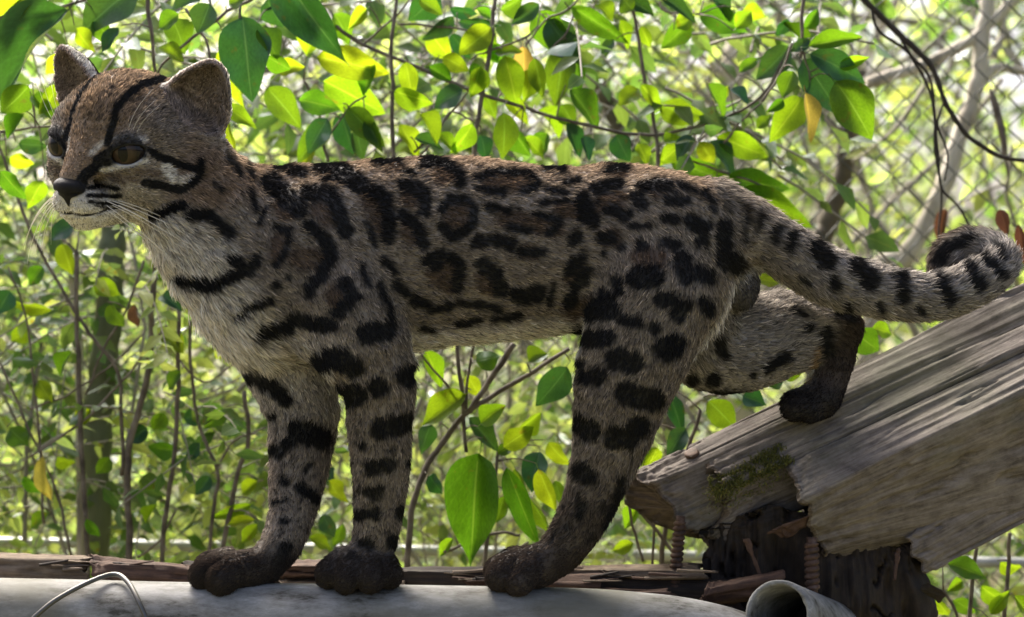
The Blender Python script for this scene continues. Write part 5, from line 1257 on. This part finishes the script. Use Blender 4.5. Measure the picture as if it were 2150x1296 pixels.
    df = nd(nt, 'ShaderNodeBsdfDiffuse'); tr = nd(nt, 'ShaderNodeBsdfTranslucent'); gl = nd(nt, 'ShaderNodeBsdfHair', _component='Reflection')
    gl.inputs['Color'].default_value = (0.5, 0.5, 0.5, 1); gl.inputs['RoughnessU'].default_value = 0.35; gl.inputs['RoughnessV'].default_value = 0.5
    m1 = nd(nt, 'ShaderNodeMixShader', Fac=0.38); m2 = nd(nt, 'ShaderNodeMixShader', Fac=0.03)
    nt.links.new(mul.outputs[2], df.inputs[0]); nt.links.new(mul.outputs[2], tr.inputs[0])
    nt.links.new(df.outputs[0], m1.inputs[1]); nt.links.new(tr.outputs[0], m1.inputs[2]); nt.links.new(m1.outputs[0], m2.inputs[1]); nt.links.new(gl.outputs[0], m2.inputs[2])
    nt.links.new(m2.outputs[0], out.inputs[0])
    hc.materials.append(m)
    o = bpy.data.objects.new('fur', hc); link(o); o.parent = cat; o.matrix_parent_inverse = Matrix.Translation(-Vector(cat.location))
    o['kind'] = 'stuff'
    return o
if N_HAIR: fur = make_fur(N_HAIR)

# ---- eyes, nose, whiskers
def uv_sphere(name, r, mat, seg=32, rings=20, parent=None):
    bm = bmesh.new(); bmesh.ops.create_uvsphere(bm, u_segments=seg, v_segments=rings, radius=r)
    me = bpy.data.meshes.new(name); bm.to_mesh(me); bm.free(); me.materials.append(mat)
    me.polygons.foreach_set('use_smooth', np.ones(len(me.polygons), dtype=bool))
    return me
m_eye, nt, out = new_mat('cat_eye')
tc = nd(nt, 'ShaderNodeTexCoord'); sx = nd(nt, 'ShaderNodeSeparateXYZ'); nt.links.new(tc.outputs['Object'], sx.inputs[0])
# radial distance from the gaze axis (local x), in eye radii
def mth(op, a, b=None):
    n = nd(nt, 'ShaderNodeMath', _operation=op)
    for i, v in enumerate((a, b)):
        if v is None: continue
        if isinstance(v, (int, float)): n.inputs[i].default_value = v
        else: nt.links.new(v, n.inputs[i])
    return n.outputs[0]
er = EYE_R * S
yy = mth('DIVIDE', sx.outputs[1], er); zz = mth('DIVIDE', sx.outputs[2], er)
rr = mth('SQRT', mth('ADD', mth('MULTIPLY', yy, yy), mth('MULTIPLY', zz, zz)))
pu = mth('SQRT', mth('ADD', mth('MULTIPLY', mth('MULTIPLY', yy, 1.75), mth('MULTIPLY', yy, 1.75)), mth('MULTIPLY', zz, zz)))
iris = ramp(nt, [(0.0, (0.03, 0.020, 0.012)), (0.45, (0.058, 0.038, 0.022)), (0.66, (0.026, 0.017, 0.011)), (0.72, (0.012, 0.009, 0.008)), (1.0, (0.02, 0.015, 0.013))], rr)
isp = ramp(nt, [(0.44, (0, 0, 0)), (0.48, (1, 1, 1))], pu)
mx = nd(nt, 'ShaderNodeMix', _data_type='RGBA'); nt.links.new(isp.outputs[0], mx.inputs[0]); mx.inputs[6].default_value = (0.004, 0.004, 0.004, 1); nt.links.new(iris.outputs[0], mx.inputs[7])
bs = nd(nt, 'ShaderNodeBsdfPrincipled', Roughness=0.5); bs.inputs['Specular IOR Level'].default_value = 0.05; bs.inputs['Coat Weight'].default_value = 0.45; bs.inputs['Coat Roughness'].default_value = 0.02
nt.links.new(mx.outputs[2], bs.inputs['Base Color']); nt.links.new(bs.outputs[0], out.inputs[0])
eye_me = uv_sphere('eye', er, m_eye)
for sgn in (1, -1):
    e = np.array([EYE[0], sgn * EYE[1], EYE[2]])
    o = bpy.data.objects.new('eye', eye_me); link(o)
    c = Vector(world(from_head(e)))
    gz_ = np.array([0.95, sgn * 0.25, 0.03]) if sgn > 0 else np.array([0.92, sgn * 0.12, 0.03])
    g = Vector(gz_ @ HM).normalized()
    q = g.to_track_quat('X', 'Z')
    o.rotation_euler = q.to_euler(); o.location = c
    o.parent = cat; o.matrix_parent_inverse = Matrix.Translation(-Vector(cat.location))

m_nose, nt, out = new_mat('nose_leather')
bs = nd(nt, 'ShaderNodeBsdfPrincipled', Roughness=0.62); bs.inputs['Base Color'].default_value = (0.006, 0.0055, 0.006, 1); bs.inputs['Specular IOR Level'].default_value = 0.3
vz = nd(nt, 'ShaderNodeTexVoronoi', Scale=900.0); bp = nd(nt, 'ShaderNodeBump', Strength=0.35, Distance=0.0006)
nt.links.new(vz.outputs[0], bp.inputs['Height']); nt.links.new(bp.outputs[0], bs.inputs['Normal']); nt.links.new(bs.outputs[0], out.inputs[0])
def nose_fn(q):
    q = np.stack([q[..., 0], np.abs(q[..., 1]), q[..., 2]], -1)
    d = h_ell((193, 0, -54), (22, 28, 15))(q)
    d = smin(d, h_cap((195, 15, -63), (184, 22, -62), 12, 9.5)(q), 10)
    d = smin(d, h_cap((200, 0, -64), (190, 0, -94), 11, 4)(q), 12)
    nos = h_cap((213, 13, -70), (195, 23, -67), 5, 4)(q)
    return smax(d, -nos, 4)
a1 = np.arange(140, 232, 2.2); a2 = np.arange(-48, 49, 2.2); a3 = np.arange(-115, -30, 2.2)
Xn, Yn, Zn = np.meshgrid(a1, a2, a3, indexing='ij')
nv, nq = surface_nets(nose_fn(np.stack([Xn, Yn, Zn], -1)), a1, a2, a3)
if np.linalg.det(HM) < 0: nq = nq[:, ::-1]
obj('nose', mesh_from('nose', world(from_head(nv)), nq, m_nose), cat)

m_whisk, nt, out = new_mat('whisker')
bs = nd(nt, 'ShaderNodeBsdfPrincipled', Roughness=0.35); bs.inputs['Base Color'].default_value = (0.75, 0.70, 0.62, 1); nt.links.new(bs.outputs[0], out.inputs[0])
wr = random.Random(5)
for sgn in (1, -1):
    for row, (u0, n_w) in enumerate([(-88, 3), (-97, 3), (-106, 2)]):
        for j in range(n_w):
            f0 = 150 - 14 * j; a = np.array([f0, sgn * (58 + 4 * j), u0 - 2 * j])
            L = wr.uniform(150, 235)
            dirv = np.array([-0.35 - 0.12 * j + wr.uniform(-0.1, 0.1), sgn * 0.85, -0.42 - 0.12 * row + wr.uniform(-0.1, 0.12)])
            dirv /= np.linalg.norm(dirv)
            k = [a + dirv * L * t + np.array([-0.22, 0, -0.30]) * L * t * t for t in np.linspace(0, 1, 9)]
            pts = world(from_head(np.array(k)))
            v, f = tube_arrays(pts, np.linspace(0.95, 0.3, 9) * S, 5)
            obj('whisker', mesh_from('whisker', v, f, m_whisk), cat)
    for j in range(3):   # brows
        a = np.array([92, sgn * (74 + 9 * j), 38]); L = wr.uniform(70, 110); dirv = np.array([0.25, sgn * (0.25 + .1 * j), 0.9]); dirv /= np.linalg.norm(dirv)
        k = [a + dirv * L * t + np.array([-0.5, sgn * 0.2, 0]) * L * t * t for t in np.linspace(0, 1, 7)]
        v, f = tube_arrays(world(from_head(np.array(k))), np.linspace(0.5, 0.2, 7) * S, 4)
        obj('whisker', mesh_from('whisker', v, f, m_whisk), cat)
